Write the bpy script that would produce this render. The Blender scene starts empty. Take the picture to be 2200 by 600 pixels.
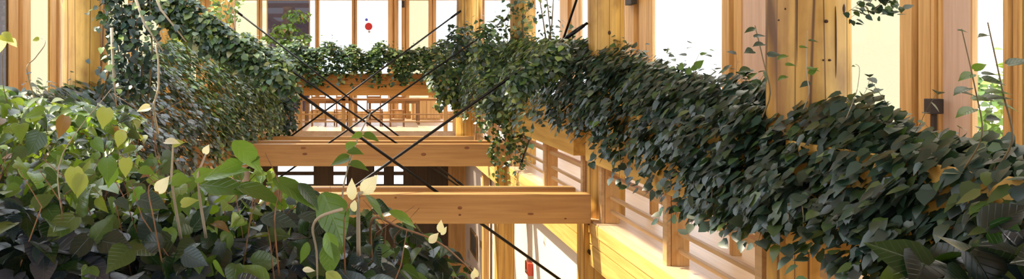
import bpy, bmesh, math
import numpy as np
from mathutils import Vector, Matrix

# ------------------------------------------------------------------ camera, sky, sun, exposure
EYE = 1.68            # eye above the gallery floor (z = 0)
F = 1900.0            # focal length in pixels of the 2200 x 600 frame
VX, VY = 775.0, 145.0 # vanishing point of the atrium's long axis
scn = bpy.context.scene
COL = scn.collection
cd = bpy.data.cameras.new('camera'); cam = bpy.data.objects.new('camera', cd); COL.objects.link(cam)
cam.location = (0, 0, EYE); cam.rotation_euler = (math.pi / 2, 0, 0)
cd.sensor_width = 36; cd.lens = F * 36 / 2200
cd.shift_x = (1100 - VX) / 2200; cd.shift_y = -(300 - VY) / 2200
cd.clip_start = 0.05; cd.clip_end = 200
scn.camera = cam

world = bpy.data.worlds.new('sky'); scn.world = world; world.use_nodes = True
bg = world.node_tree.nodes['Background']
bg.inputs[0].default_value = (0.84, 0.91, 1.0, 1); bg.inputs[1].default_value = 1.15
sd = bpy.data.lights.new('sun', 'SUN'); sun = bpy.data.objects.new('sun', sd); COL.objects.link(sun)
sd.energy = 4.2; sd.color = (1.0, 0.86, 0.62); sd.angle = math.radians(0.8)
sun.rotation_euler = Vector((0.62, -0.30, -0.78)).to_track_quat('-Z', 'Y').to_euler()
sun.location = (-6, 10, 9)
scn.view_settings.view_transform = 'Standard'
scn.view_settings.look = 'None'
scn.view_settings.gamma = 1
scn.view_settings.use_curve_mapping = False
scn.view_settings.exposure = 1.5

RNG = np.random.default_rng(7)

def P(px, py, d):
    """world point seen at pixel (px, py) at distance d along the hall"""
    return Vector(((px - VX) / F * d, d, EYE - (py - VY) / F * d))

# ------------------------------------------------------------------ materials
def new_mat(name):
    m = bpy.data.materials.new(name); m.use_nodes = True
    nt = m.node_tree
    return m, nt, nt.nodes['Principled BSDF']

def plain(name, col, rough=0.6, metal=0.0, var=0.0):
    m, nt, b = new_mat(name)
    b.inputs['Base Color'].default_value = (*col, 1); b.inputs['Roughness'].default_value = rough
    b.inputs['Metallic'].default_value = metal
    if var:
        tc = nt.nodes.new('ShaderNodeTexCoord'); n = nt.nodes.new('ShaderNodeTexNoise')
        n.inputs['Scale'].default_value = 6; n.inputs['Detail'].default_value = 4
        r = nt.nodes.new('ShaderNodeValToRGB')
        r.color_ramp.elements[0].color = (*[c * (1 - var) for c in col], 1)
        r.color_ramp.elements[1].color = (*[min(1, c * (1 + var)) for c in col], 1)
        nt.links.new(tc.outputs['Object'], n.inputs['Vector']); nt.links.new(n.outputs['Fac'], r.inputs['Fac'])
        nt.links.new(r.outputs['Color'], b.inputs['Base Color'])
    return m

def wood(name, c_dark, c_light, axis='Z', rough=0.5, knots=0.0, grain=26, cracks=0.0, stain=0.0):
    """grain runs along the axis; knots are dark ovals; cracks are thin dark lines along the grain"""
    m, nt, b = new_mat(name)
    N, L = nt.nodes.new, nt.links.new
    tc = N('ShaderNodeTexCoord'); mp = N('ShaderNodeMapping')
    k = {'X': (0.05, 1, 1), 'Y': (1, 0.05, 1), 'Z': (1, 1, 0.05)}[axis]
    mp.inputs['Scale'].default_value = k
    L(tc.outputs['Object'], mp.inputs['Vector'])
    n1 = N('ShaderNodeTexNoise'); n1.inputs['Scale'].default_value = grain; n1.inputs['Detail'].default_value = 6
    n1.inputs['Distortion'].default_value = 0.6
    L(mp.outputs[0], n1.inputs['Vector'])
    n2 = N('ShaderNodeTexNoise'); n2.inputs['Scale'].default_value = grain * 0.16; n2.inputs['Detail'].default_value = 3
    L(mp.outputs[0], n2.inputs['Vector'])
    ad = N('ShaderNodeMath'); ad.operation = 'ADD'; L(n1.outputs['Fac'], ad.inputs[0]); L(n2.outputs['Fac'], ad.inputs[1])
    r = N('ShaderNodeValToRGB'); r.color_ramp.elements[0].position = 0.36 ; r.color_ramp.elements[1].position = 0.62
    hf = N('ShaderNodeMath'); hf.operation = 'MULTIPLY'; hf.inputs[1].default_value = 0.5; L(ad.outputs[0], hf.inputs[0])
    r.color_ramp.elements[0].color = (*c_dark, 1); r.color_ramp.elements[1].color = (*c_light, 1)
    L(hf.outputs[0], r.inputs['Fac'])
    out = r.outputs['Color']
    def darken(fac_socket, amount, dcol, col_socket):
        mx = N('ShaderNodeMix'); mx.data_type = 'RGBA'
        ml = N('ShaderNodeMath'); ml.operation = 'MULTIPLY'; ml.inputs[1].default_value = amount
        L(fac_socket, ml.inputs[0]); L(ml.outputs[0], mx.inputs[0]); L(col_socket, mx.inputs[6])
        mx.inputs[7].default_value = (*dcol, 1)
        return mx.outputs[2]
    dk = (c_dark[0] * 0.25, c_dark[1] * 0.18, c_dark[2] * 0.15)
    if knots:
        mk = N('ShaderNodeMapping'); q = {'X': (0.55, 1, 1), 'Y': (1, 0.55, 1), 'Z': (1, 1, 0.6)}[axis]
        mk.inputs['Scale'].default_value = q; L(tc.outputs['Object'], mk.inputs['Vector'])
        v = N('ShaderNodeTexVoronoi'); v.inputs['Scale'].default_value = 3.6 if stain else 2.3; L(mk.outputs[0], v.inputs['Vector'])
        rk = N('ShaderNodeValToRGB'); rk.color_ramp.elements[0].position = 0.03; rk.color_ramp.elements[0].color = (1, 1, 1, 1)
        rk.color_ramp.elements[1].position = 0.11 if stain else 0.085; rk.color_ramp.elements[1].color = (0, 0, 0, 1)
        L(v.outputs['Distance'], rk.inputs['Fac'])
        out = darken(rk.outputs['Color'], knots, dk, out)
    if cracks:
        mc = N('ShaderNodeMapping'); q = {'X': (0.012, 1, 1), 'Y': (1, 0.012, 1), 'Z': (1, 1, 0.012)}[axis]
        mc.inputs['Scale'].default_value = q; L(tc.outputs['Object'], mc.inputs['Vector'])
        v2 = N('ShaderNodeTexVoronoi'); v2.feature = 'DISTANCE_TO_EDGE'; v2.inputs['Scale'].default_value = 7
        L(mc.outputs[0], v2.inputs['Vector'])
        rc = N('ShaderNodeValToRGB'); rc.color_ramp.elements[0].position = 0.008; rc.color_ramp.elements[0].color = (1, 1, 1, 1)
        rc.color_ramp.elements[1].position = 0.03; rc.color_ramp.elements[1].color = (0, 0, 0, 1)
        L(v2.outputs['Distance'], rc.inputs['Fac'])
        out = darken(rc.outputs['Color'], cracks, dk, out)
    if stain:
        ms = N('ShaderNodeMapping'); ms.inputs['Scale'].default_value = (1, 1, .45); L(tc.outputs['Object'], ms.inputs['Vector'])
        ns = N('ShaderNodeTexNoise'); ns.inputs['Scale'].default_value = 4.5; ns.inputs['Detail'].default_value = 5; L(ms.outputs[0], ns.inputs['Vector'])
        rs_ = N('ShaderNodeValToRGB'); rs_.color_ramp.elements[0].position = .50; rs_.color_ramp.elements[1].position = .72
        L(ns.outputs['Fac'], rs_.inputs['Fac'])
        out = darken(rs_.outputs['Color'], stain, (c_dark[0] * .5, c_dark[1] * .42, c_dark[2] * .4), out)
    L(out, b.inputs['Base Color']); b.inputs['Roughness'].default_value = rough
    bp = N('ShaderNodeBump'); bp.inputs['Strength'].default_value = 0.12; bp.inputs['Distance'].default_value = 0.01
    L(n1.outputs['Fac'], bp.inputs['Height']); L(bp.outputs[0], b.inputs['Normal'])
    return m

PINE_D, PINE_L = (0.45, 0.24, 0.075), (0.72, 0.44, 0.17)
M = {}
M['beam'] = wood('pine_beam', (0.38, 0.19, 0.065), (0.53, 0.305, 0.11), 'X', 0.45, knots=0.0)
M['log'] = wood('peeled_log', (0.42, 0.20, 0.03), (0.84, 0.52, 0.13), 'Z', 0.45, knots=0.95, grain=14, cracks=0.9, stain=.7)
M['post'] = wood('pine_upright', PINE_D, PINE_L, 'Z', 0.5)
M['rail'] = wood('pine_rail', (0.45, 0.27, 0.12), (0.68, 0.45, 0.22), 'Y', 0.45)
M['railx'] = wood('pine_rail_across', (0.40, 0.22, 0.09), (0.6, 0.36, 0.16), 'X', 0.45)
M['fascia'] = wood('pine_fascia', (0.56, 0.33, 0.08), (0.80, 0.54, 0.18), 'Y', 0.45, knots=0.4)
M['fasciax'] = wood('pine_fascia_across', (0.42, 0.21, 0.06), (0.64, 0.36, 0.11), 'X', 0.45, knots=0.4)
M['planter'] = wood('cedar_planter', (0.55, 0.29, 0.05), (0.84, 0.53, 0.13), 'Y', 0.55, knots=0.7, grain=16)
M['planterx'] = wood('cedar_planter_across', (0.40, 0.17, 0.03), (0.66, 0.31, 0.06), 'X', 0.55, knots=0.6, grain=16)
M['floorwood'] = wood('maple_floor', (0.50, 0.34, 0.22), (0.66, 0.48, 0.33), 'Y', 0.4)
M['panel'] = wood('ash_panel', (0.50, 0.33, 0.24), (0.62, 0.44, 0.34), 'Z', 0.6, grain=40)
M['furn'] = wood('oak_furniture', (0.16, 0.075, 0.025), (0.27, 0.14, 0.05), 'Z', 0.45)
M['tabletop'] = wood('oak_tabletop', (0.20, 0.10, 0.035), (0.34, 0.19, 0.07), 'X', 0.35)
M['darkwood'] = wood('dark_walnut', (0.035, 0.022, 0.014), (0.085, 0.055, 0.035), 'Z', 0.6)
M['ceil'] = wood('ceiling_boards', (0.34, 0.2, 0.09), (0.5, 0.31, 0.15), 'Y', 0.6)
M['white'] = plain('cream_plaster', (0.80, 0.72, 0.60), 0.8, var=0.03)
M['shadedwall'] = plain('shaded_plaster', (0.72, 0.62, 0.55), 0.8, var=0.03)  # far part of the same wall, its shade put into the colour
M['steel'] = plain('black_steel', (0.012, 0.012, 0.014), 0.35, 0.6)
M['soil'] = plain('potting_soil', (0.03, 0.02, 0.012), 0.95, var=0.4)
M['red'] = plain('red_enamel', (0.48, 0.05, 0.025), 0.4)
M['redglass'] = plain('red_glass_disc', (0.55, 0.02, 0.01), 0.3)
M['blueglass'] = plain('blue_glass_bead', (0.10, 0.12, 0.65), 0.3)
M['gilt'] = plain('gilt_frame', (0.25, 0.15, 0.06), 0.5)
M['print'] = plain('dark_print', (0.09, 0.10, 0.11), 0.4, var=0.7)
M['cardboard'] = plain('pale_mat_board', (0.5, 0.45, 0.38), 0.8)
M['brass'] = plain('brass_plate', (0.35, 0.24, 0.08), 0.4, 0.3)
M['darkbox'] = plain('dark_metal_box', (0.03, 0.022, 0.018), 0.6)
M['stem'] = plain('vine_bark', (0.20, 0.15, 0.07), 0.7, var=0.4)
M['stemred'] = plain('red_brown_shoot', (0.28, 0.14, 0.06), 0.6, var=0.3)
M['stempale'] = plain('pale_dry_shoot', (0.45, 0.38, 0.26), 0.7, var=0.2)
M['terracotta'] = plain('terracotta', (0.3, 0.13, 0.07), 0.8)
M['asphalt'] = plain('pale_paving', (0.75, 0.74, 0.72), 0.9)

def brick_mat():
    m, nt, b = new_mat('pale_brick')
    tc = nt.nodes.new('ShaderNodeTexCoord'); mp = nt.nodes.new('ShaderNodeMapping'); br = nt.nodes.new('ShaderNodeTexBrick')
    mp.inputs['Rotation'].default_value = (math.pi / 2, 0, math.pi / 2)
    br.inputs['Color1'].default_value = (0.80, 0.74, 0.78, 1); br.inputs['Color2'].default_value = (0.93, 0.90, 0.93, 1)
    br.inputs['Mortar'].default_value = (0.95, 0.95, 0.97, 1); br.inputs['Scale'].default_value = 1.6
    nt.links.new(tc.outputs['Object'], mp.inputs['Vector']); nt.links.new(mp.outputs[0], br.inputs['Vector'])
    nt.links.new(br.outputs['Color'], b.inputs['Base Color'])
    return m
M['brick'] = brick_mat()

def glass(name, tint=(1, 1, 1), refl=0.06):
    m = bpy.data.materials.new(name); m.use_nodes = True; nt = m.node_tree
    nt.nodes.clear()
    o = nt.nodes.new('ShaderNodeOutputMaterial'); mx = nt.nodes.new('ShaderNodeMixShader')
    t = nt.nodes.new('ShaderNodeBsdfTransparent'); g = nt.nodes.new('ShaderNodeBsdfGlossy')
    t.inputs[0].default_value = (*tint, 1); g.inputs['Roughness'].default_value = 0.02
    mx.inputs[0].default_value = refl
    nt.links.new(t.outputs[0], mx.inputs[1]); nt.links.new(g.outputs[0], mx.inputs[2]); nt.links.new(mx.outputs[0], o.inputs[0])
    return m
M['glass'] = glass('clear_glass')
M['amber'] = glass('cream_tinted_glass', (0.66, 0.61, 0.47))
def milky():
    m = bpy.data.materials.new('milky_fill_glass'); m.use_nodes = True; nt = m.node_tree; nt.nodes.clear()
    o = nt.nodes.new('ShaderNodeOutputMaterial'); t = nt.nodes.new('ShaderNodeBsdfTranslucent'); t.inputs[0].default_value = (.62, .60, .55, 1)
    nt.links.new(t.outputs[0], o.inputs[0]); return m
M['milky'] = milky()
M['greyglass'] = glass('grey_glass', (0.30, 0.27, 0.26))
M['smoke'] = glass('smoked_glass', (0.16, 0.13, 0.14), 0.04)

def leaf_mat(name, transl=0.28, rough=0.42, veins=False, spec=0.5):
    m, nt, b = new_mat(name); N, L = nt.nodes.new, nt.links.new
    at = N('ShaderNodeAttribute'); at.attribute_name = 'tint'
    col = at.outputs['Color']
    if veins:
        uv = N('ShaderNodeAttribute'); uv.attribute_name = 'blade'
        sp = N('ShaderNodeSeparateXYZ'); L(uv.outputs['Vector'], sp.inputs[0])
        ab = N('ShaderNodeMath'); ab.operation = 'ABSOLUTE'; L(sp.outputs['Y'], ab.inputs[0])
        # side veins: sin of (t*38 - |v|*30), and the midrib where |v| is small
        m1 = N('ShaderNodeMath'); m1.operation = 'MULTIPLY'; m1.inputs[1].default_value = 44; L(sp.outputs['X'], m1.inputs[0])
        m2 = N('ShaderNodeMath'); m2.operation = 'MULTIPLY_ADD'; m2.inputs[1].default_value = -40; L(ab.outputs[0], m2.inputs[0]); L(m1.outputs[0], m2.inputs[2])
        sn = N('ShaderNodeMath'); sn.operation = 'SINE'; L(m2.outputs[0], sn.inputs[0])
        r1 = N('ShaderNodeValToRGB'); r1.color_ramp.elements[0].position = 0.86; r1.color_ramp.elements[1].position = 1.0
        L(sn.outputs[0], r1.inputs['Fac'])
        r2 = N('ShaderNodeValToRGB'); r2.color_ramp.elements[0].color = (1, 1, 1, 1); r2.color_ramp.elements[0].position = 0.008
        r2.color_ramp.elements[1].color = (0, 0, 0, 1); r2.color_ramp.elements[1].position = 0.022
        L(ab.outputs[0], r2.inputs['Fac'])
        mxx = N('ShaderNodeMath'); mxx.operation = 'MAXIMUM'; L(r1.outputs['Color'], mxx.inputs[0]); L(r2.outputs['Color'], mxx.inputs[1])
        ml = N('ShaderNodeMath'); ml.operation = 'MULTIPLY'; ml.inputs[1].default_value = 0.22; L(mxx.outputs[0], ml.inputs[0])
        mix = N('ShaderNodeMix'); mix.data_type = 'RGBA'; L(ml.outputs[0], mix.inputs[0]); L(col, mix.inputs[6])
        sc = N('ShaderNodeMix'); sc.data_type = 'RGBA'; sc.blend_type = 'ADD'; sc.inputs[0].default_value = 1
        L(col, sc.inputs[6]); sc.inputs[7].default_value = (0.08, 0.10, 0.04, 1); L(sc.outputs[2], mix.inputs[7])
        col = mix.outputs[2]
        bp = N('ShaderNodeBump'); bp.inputs['Strength'].default_value = 0.35; bp.inputs['Distance'].default_value = 0.004
        L(mxx.outputs[0], bp.inputs['Height']); bp.invert = True; L(bp.outputs[0], b.inputs['Normal'])
    L(col, b.inputs['Base Color']); b.inputs['Roughness'].default_value = rough
    b.inputs['Specular IOR Level'].default_value = spec
    tr = N('ShaderNodeBsdfTranslucent'); hs = N('ShaderNodeMix'); hs.data_type = 'RGBA'; hs.blend_type = 'MULTIPLY'; hs.inputs[0].default_value = 1
    L(col, hs.inputs[6]); hs.inputs[7].default_value = (2.3, 2.1, 0.6, 1); hs.clamp_result = False
    L(hs.outputs[2], tr.inputs[0])
    mx = N('ShaderNodeMixShader'); mx.inputs[0].default_value = transl
    L(b.outputs[0], mx.inputs[1]); L(tr.outputs[0], mx.inputs[2]); L(mx.outputs[0], nt.nodes['Material Output'].inputs[0])
    return m
M['leaf'] = leaf_mat('ivy_leaf', 0.18, 0.36, spec=0.6)
M['bigleaf'] = leaf_mat('broad_leaf', 0.30, 0.27, veins=True, spec=0.6)

# ------------------------------------------------------------------ object helpers
def link(o, parent=None):
    COL.objects.link(o)
    if parent is not None: o.parent = parent
    return o

def tag(o, label=None, cat=None, group=None, kind=None):
    if label: o['label'] = label
    if cat: o['category'] = cat
    if group: o['group'] = group
    if kind: o['kind'] = kind
    return o

def empty(name, loc=(0, 0, 0), label=None, cat=None, group=None):
    o = bpy.data.objects.new(name, None); o.location = loc; o.empty_display_size = 0.1
    COL.objects.link(o); return tag(o, label, cat, group)

def finish(name, bm, mat, parent=None, smooth=False, bevel=0.0):
    me = bpy.data.meshes.new(name); 
    if bevel:
        bmesh.ops.bevel(bm, geom=list(bm.edges), offset=bevel, segments=2, profile=0.7, affect='EDGES', clamp_overlap=True)
    bm.normal_update(); bm.to_mesh(me); bm.free()
    me.materials.append(mat)
    if smooth:
        for p in me.polygons: p.use_smooth = True
    o = bpy.data.objects.new(name, me)
    if parent is not None:
        # parts are written in world coordinates; bring them into the parent's frame
        off = Vector(); q = parent
        while q is not None: off += q.location; q = q.parent
        me.transform(Matrix.Translation(-off))
    return link(o, parent)

def recentre(o):
    """put the origin of a one-mesh thing at its base centre"""
    vs = o.data.vertices; co = np.empty(len(vs) * 3); vs.foreach_get('co', co); co = co.reshape(-1, 3)
    c = Vector(((co[:, 0].min() + co[:, 0].max()) / 2, (co[:, 1].min() + co[:, 1].max()) / 2, co[:, 2].min()))
    o.data.transform(Matrix.Translation(-c)); o.location = c; return o

def bx(bm, x0, x1, y0, y1, z0, z1):
    r = bmesh.ops.create_cube(bm, size=1)
    for v in r['verts']:
        v.co = Vector(((x0 + x1) / 2 + v.co.x * (x1 - x0), (y0 + y1) / 2 + v.co.y * (y1 - y0), (z0 + z1) / 2 + v.co.z * (z1 - z0)))
    return r['verts']

def box(name, x0, x1, y0, y1, z0, z1, mat, parent=None, bevel=0.0):
    bm = bmesh.new(); bx(bm, x0, x1, y0, y1, z0, z1); return finish(name, bm, mat, parent, bevel=bevel)

def tube(bm, pts, radii, seg=8, cap=True):
    pts = [Vector(p) for p in pts]; n = len(pts)
    if not hasattr(radii, '__len__'): radii = [radii] * n
    rings = []; up = Vector((0, 0, 1))
    for i, p in enumerate(pts):
        t = (pts[min(i + 1, n - 1)] - pts[max(i - 1, 0)]).normalized()
        a = up if abs(t.z) < 0.9 else Vector((1, 0, 0))
        u = t.cross(a).normalized(); v = t.cross(u).normalized()
        rings.append([bm.verts.new(p + (u * math.cos(2 * math.pi * k / seg) + v * math.sin(2 * math.pi * k / seg)) * radii[i]) for k in range(seg)])
    for a, b in zip(rings, rings[1:]):
        for k in range(seg): bm.faces.new((a[k], a[(k + 1) % seg], b[(k + 1) % seg], b[k]))
    if cap: bm.faces.new(list(reversed(rings[0]))); bm.faces.new(rings[-1])

# ------------------------------------------------------------------ the shell
def struct(o, label=None): o['kind'] = 'structure'; 
XR, XL = 5.0, -5.2          # outer walls of the galleries
YB, YF = 29.0, -3.0         # far and near end walls
RX, LX = 2.53, -2.75        # inner edges of the gallery floors
LOW = -6.2                  # storey below
ROOF = 4.3
def S(o): o['kind'] = 'structure'; return o

S(box('floor_right', RX, XR + 0.2, YF, YB, -0.14, 0.0, M['floorwood']))
S(box('floor_left', XL - 0.2, LX, YF, YB, -0.14, 0.0, M['floorwood']))
S(box('floor_back', LX, RX, 23.3, YB, -0.14, 0.0, M['floorwood']))
S(box('floor_front', LX, RX, YF, 1.55, -0.14, 0.0, M['floorwood']))
S(box('floor_lower', XL - 0.2, XR + 0.2, YF, YB + 0.2, LOW - 0.15, LOW, M['floorwood']))
# ceiling: boards with an unseen long skylight on the left, shaped to steer sun
bm = bmesh.new()
SK0, SK1 = -5.0, -0.7
bx(bm, SK1, 2.75, YF - .2, YB + .3, ROOF, ROOF + .2)
bx(bm, 4.35, XR + 0.4, YF - .2, YB + .3, ROOF, ROOF + .2)
bx(bm, 2.75, 4.35, YF - .2, 3.0, ROOF, ROOF + .2); bx(bm, 2.75, 4.35, 27.0, YB + .3, ROOF, ROOF + .2)
bx(bm, XL - 0.4, SK0, YF - .2, YB + .3, ROOF, ROOF + .2)
bx(bm, SK0, SK1, YF - .2, 4.0, ROOF, ROOF + .2)
bx(bm, SK0, SK1, 27.0, YB + .3, ROOF, ROOF + .2)
for k in range(2): bx(bm, SK0, SK1, 11.6 + k * 7.6, 11.75 + k * 7.6, ROOF, ROOF + .2)
S(finish('ceiling', bm, M['ceil']))
S(box('window_1', SK0, SK1, 4.0, 27.0, ROOF + .2, ROOF + .215, M['glass']))

bm = bmesh.new(); bm.faces.new([bm.verts.new(v) for v in ((2.75, 3, ROOF + .2), (4.35, 3, ROOF + .2), (4.35, 27, ROOF + .2), (2.75, 27, ROOF + .2))]); S(finish('window_2', bm, M['milky']))  # unseen skylight added over the right gallery for soft fill

# fascias of the gallery edges (two boards with a groove, lip on top)
def fascia(name, x, sgn, y0, y1):
    bm = bmesh.new()
    bx(bm, *sorted((x, x + sgn * .10)), y0, y1, -.26, -.142)
    bx(bm, *sorted((x - sgn * .012, x + sgn * .10)), y0, y1, -.142, -.02)
    bx(bm, *sorted((x, x + sgn * .10)), y0, y1, -.50, -.275)
    bx(bm, *sorted((x + sgn * .02, x + sgn * .10)), y0, y1, -.275, -.26)
    return S(finish(name, bm, M['fascia'], bevel=0))
fascia('trim_1', RX, 1, 1.6, 23.2)
fascia('trim_2', LX, -1, 1.6, 23.2)
bm = bmesh.new(); bx(bm, LX, RX, 23.3, 23.42, -.30, -.14); bx(bm, LX, RX, 23.3, 23.42, -.62, -.31)
S(finish('trim_3', bm, M['fasciax']))

# walls of strips: (pixel or distance limits, kind)
WN = [2]
def make_window(name, verts_box, mat, frame_mat, axis):
    """a pane with a slim frame round it"""
    x0, x1, y0, y1, z0, z1 = verts_box
    bm = bmesh.new(); t = .02
    if axis == 'Y':
        bx(bm, x0, x1, y0, y0 + t, z0, z1); bx(bm, x0, x1, y1 - t, y1, z0, z1)
        bx(bm, x0, x1, y0 + t, y1 - t, z0, z0 + t); bx(bm, x0, x1, y0 + t, y1 - t, z1 - t, z1)
        xm = (x0 + x1) / 2; pane = (xm - .006, xm + .006, y0 + t, y1 - t, z0 + t, z1 - t)
    else:
        bx(bm, x0, x0 + t, y0, y1, z0, z1); bx(bm, x1 - t, x1, y0, y1, z0, z1)
        bx(bm, x0 + t, x1 - t, y0, y1, z0, z0 + t); bx(bm, x0 + t, x1 - t, y0, y1, z1 - t, z1)
        ym = (y0 + y1) / 2; pane = (x0 + t, x1 - t, ym - .006, ym + .006, z0 + t, z1 - t)
    WN[0] += 1
    w = S(finish('window_%d' % WN[0], bm, frame_mat))
    p = box('pane', *pane, mat, w)
    return w

def strips_y(name, xin, sgn, segs, mats):
    """wall standing along Y at x = xin; sgn = +1 for the right hand wall (thickness outwards)"""
    bm = bmesh.new(); bmp = bmesh.new(); anyp = False
    for y0, y1, kind in segs:
        xo = xin + sgn * .065
        if kind in ('clear', 'cream', 'smoke', 'grey'):
            bx(bm, *sorted((xin, xo)), y0, y1, 0, .28); bx(bm, *sorted((xin, xo)), y0, y1, 3.9, ROOF)
            bx(bm, *sorted((xin - sgn * .05, xin)), y0, y1, .25, .29)
            make_window('w', (*sorted((xin + sgn * .005, xin + sgn * .05)), y0, y1, .28, 3.9),
                        {'clear': M['glass'], 'cream': M['amber'], 'smoke': M['smoke'], 'grey': M['greyglass']}[kind], mats['frame'], 'Y')
        elif kind == 'wood':
            w = y1 - y0
            bx(bm, *sorted((xin, xo)), y0, y0 + w * .42, 0, ROOF)
            bx(bm, *sorted((xin + sgn * .07, xo)), y0 + w * .42, y0 + w * .55, 0, ROOF)
            bx(bm, *sorted((xin - sgn * .03, xo)), y0 + w * .55, y1, 0, ROOF)
        elif kind == 'panel':
            bx(bmp, *sorted((xin + sgn * .02, xo)), y0, y1, 0, ROOF); anyp = True
    S(finish(name, bm, mats['wood']))
    if anyp: S(finish(name + '_panelling', bmp, mats['panel']))

def dr(px, X): return X * F / (px - VX)
mats = {'frame': M['post'], 'wood': M['post'], 'panel': M['panel']}
R = lambda px: dr(px, XR)
strips_y('wall_right', XR, 1, [
    (YF, -1.4, 'wood'), (-1.4, .4, 'clear'), (.4, .9, 'wood'), (.9, 2.7, 'clear'), (2.7, 3.2, 'wood'), (3.2, 4.9, 'clear'), (4.9, 5.3, 'wood'),
    (5.3, R(2186), 'cream'), (R(2186), R(2163), 'wood'), (R(2163), R(2084), 'clear'), (R(2084), R(2021), 'panel'),
    (R(2021), R(2008), 'wood'), (R(2008), R(1998), 'clear'), (R(1998), R(1940), 'wood'), (R(1940), R(1790), 'cream'),
    (R(1790), R(1655), 'wood'), (R(1655), R(1592), 'panel'), (R(1592), R(1555), 'wood'), (R(1555), R(1400), 'clear'), (R(1400), R(1338), 'wood'),
    (R(1338), R(1262), 'clear'), (R(1262), R(1246), 'clear'), (R(1246), R(1205), 'wood'), (R(1205), R(1130), 'clear'), (R(1130), R(1106), 'wood'), (R(1106), YB, 'clear')], mats)
Lf = lambda px: dr(px, XL)
strips_y('wall_left', XL, -1, [
    (YF, -1.2, 'wood'), (-1.2, 1.0, 'clear'), (1.0, 1.5, 'wood'), (1.5, 3.7, 'clear'), (3.7, 4.2, 'wood'), (4.2, 6.4, 'clear'), (6.4, 6.9, 'wood'),
    (6.9, 9.2, 'clear'), (9.2, 9.7, 'wood'), (9.7, 11.6, 'clear'), (11.6, 12.2, 'wood'), (12.2, Lf(22), 'grey'), (Lf(22), Lf(62), 'wood'),
    (Lf(62), Lf(111), 'cream'), (Lf(111), Lf(134), 'wood'), (Lf(134), 16.9, 'cream'), (16.9, 17.4, 'wood'), (17.4, 20.0, 'cream'), (20, 20.5, 'wood'),
    (20.5, 23, 'cream'), (23, 23.6, 'wood'), (23.6, 26.0, 'cream'), (26.0, 26.6, 'wood'), (26.6, YB, 'cream')], mats)

def strips_x(name, yin, segs):
    bm = bmesh.new(); bmp = bmesh.new(); anyp = False
    for x0, x1, kind in segs:
        if kind in ('clear', 'cream', 'smoke', 'grey'):
            bx(bm, x0, x1, yin, yin + .2, 0, .22); bx(bm, x0, x1, yin, yin + .2, 3.9, ROOF)
            make_window('w', (x0, x1, yin + .005, yin + .05, .22, 3.9), {'clear': M['glass'], 'cream': M['amber'], 'smoke': M['smoke']}[kind], M['post'], 'X')
        elif kind == 'wood':
            w = x1 - x0
            bx(bm, x0, x0 + w * .4, yin - .03, yin + .2, 0, ROOF); bx(bm, x0 + w * .4, x0 + w * .6, yin + .05, yin + .2, 0, ROOF)
            bx(bm, x0 + w * .6, x1, yin, yin + .2, 0, ROOF)
        elif kind == 'panel':
            bx(bmp, x0, x1, yin, yin + .2, 0, ROOF); anyp = True
    S(finish(name, bm, M['post']))
    if anyp: S(finish(name + '_plaster', bmp, M['white']))
B = lambda px: (px - VX) / F * YB
strips_x('wall_back', YB, [
    (XL - .2, B(470), 'wood'), (B(470), B(505), 'panel'), (B(505), B(553), 'cream'), (B(553), B(562), 'wood'), (B(562), B(574), 'cream'), (B(574), B(665), 'smoke'),
    (B(665), B(678), 'clear'), (B(678), B(685), 'wood'), (B(685), B(757), 'clear'), (B(757), B(766), 'wood'), (B(766), B(835), 'clear'),
    (B(835), B(855), 'wood'), (B(855), B(864), 'clear'), (B(864), B(878), 'wood'), (B(878), B(922), 'cream'), (B(922), B(936), 'wood'),
    (B(936), B(1020), 'clear'), (B(1020), B(1040), 'wood'), (B(1040), XR, 'clear'), (XR, XR + .2, 'wood')])
# near end wall, behind the viewer
bm = bmesh.new()
bx(bm, XL - .2, -4.2, YF - .2, YF, LOW, ROOF); bx(bm, 2.6, XR + .2, YF - .2, YF, LOW, ROOF)
bx(bm, -4.2, 2.6, YF - .2, YF, LOW, 1.2); bx(bm, -4.2, 2.6, YF - .2, YF, 3.9, ROOF)
S(finish('wall_front', bm, M['panel']))
for a in (-4.2, -1.93, .34): make_window('w', (a, a + 2.26, YF - .12, YF - .06, 1.2, 3.9), M['glass'], M['post'], 'X')  # unseen windows, added for a cool sheen on the foreground leaves

# storey below
S(box('wall_lower_right', 2.92, 3.1, YF, 19.6, LOW, -.14, M['white']))
S(box('wall_lower_right_end', 2.92, 3.1, 19.6, 24.8, LOW, -.14, M['shadedwall']))
S(box('wall_lower_left', -3.3, -3.1, YF, 24.8, LOW, -.14, M['white']))
# lower far wall: dark panelling with daylit openings
YL = 24.8
BL = lambda px: (px - VX) / F * YL
ZL = lambda py: EYE - (py - VY) / F * YL
bm = bmesh.new()
xs = [(-3.3, BL(595), 0), (BL(595), BL(675), 1), (BL(675), BL(715), 0), (BL(715), BL(746), 1), (BL(746), BL(803), 0),
      (BL(803), BL(826), 1), (BL(826), BL(845), 0), (BL(845), BL(868), 1), (BL(868), 2.92, 0)]
zt, zb = ZL(352), ZL(398)
for a, b_, o in xs:
    if not o: bx(bm, a, b_, YL, YL + .2, LOW, -.14)
    else:
        bx(bm, a, b_, YL, YL + .2, LOW, zb); bx(bm, a, b_, YL, YL + .2, zt, -.14)
# raised boards of the panelling
x = BL(868) + .05
while x < 2.85:
    bx(bm, x, x + .12, YL - .03, YL, LOW, -.2); x += .21
S(finish('wall_lower_back', bm, M['darkwood']))
for a, b_, o in xs:
    if o:
        w = make_window('w', (a, b_, YL + .04, YL + .1, zb, zt), M['glass'], M['darkwood'], 'X')
        m_ = (zb + zt) / 2 + .02; box('glazing_bar', a, b_, YL + .02, YL + .12, m_ - .05, m_ + .05, M['darkwood'], w)

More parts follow.
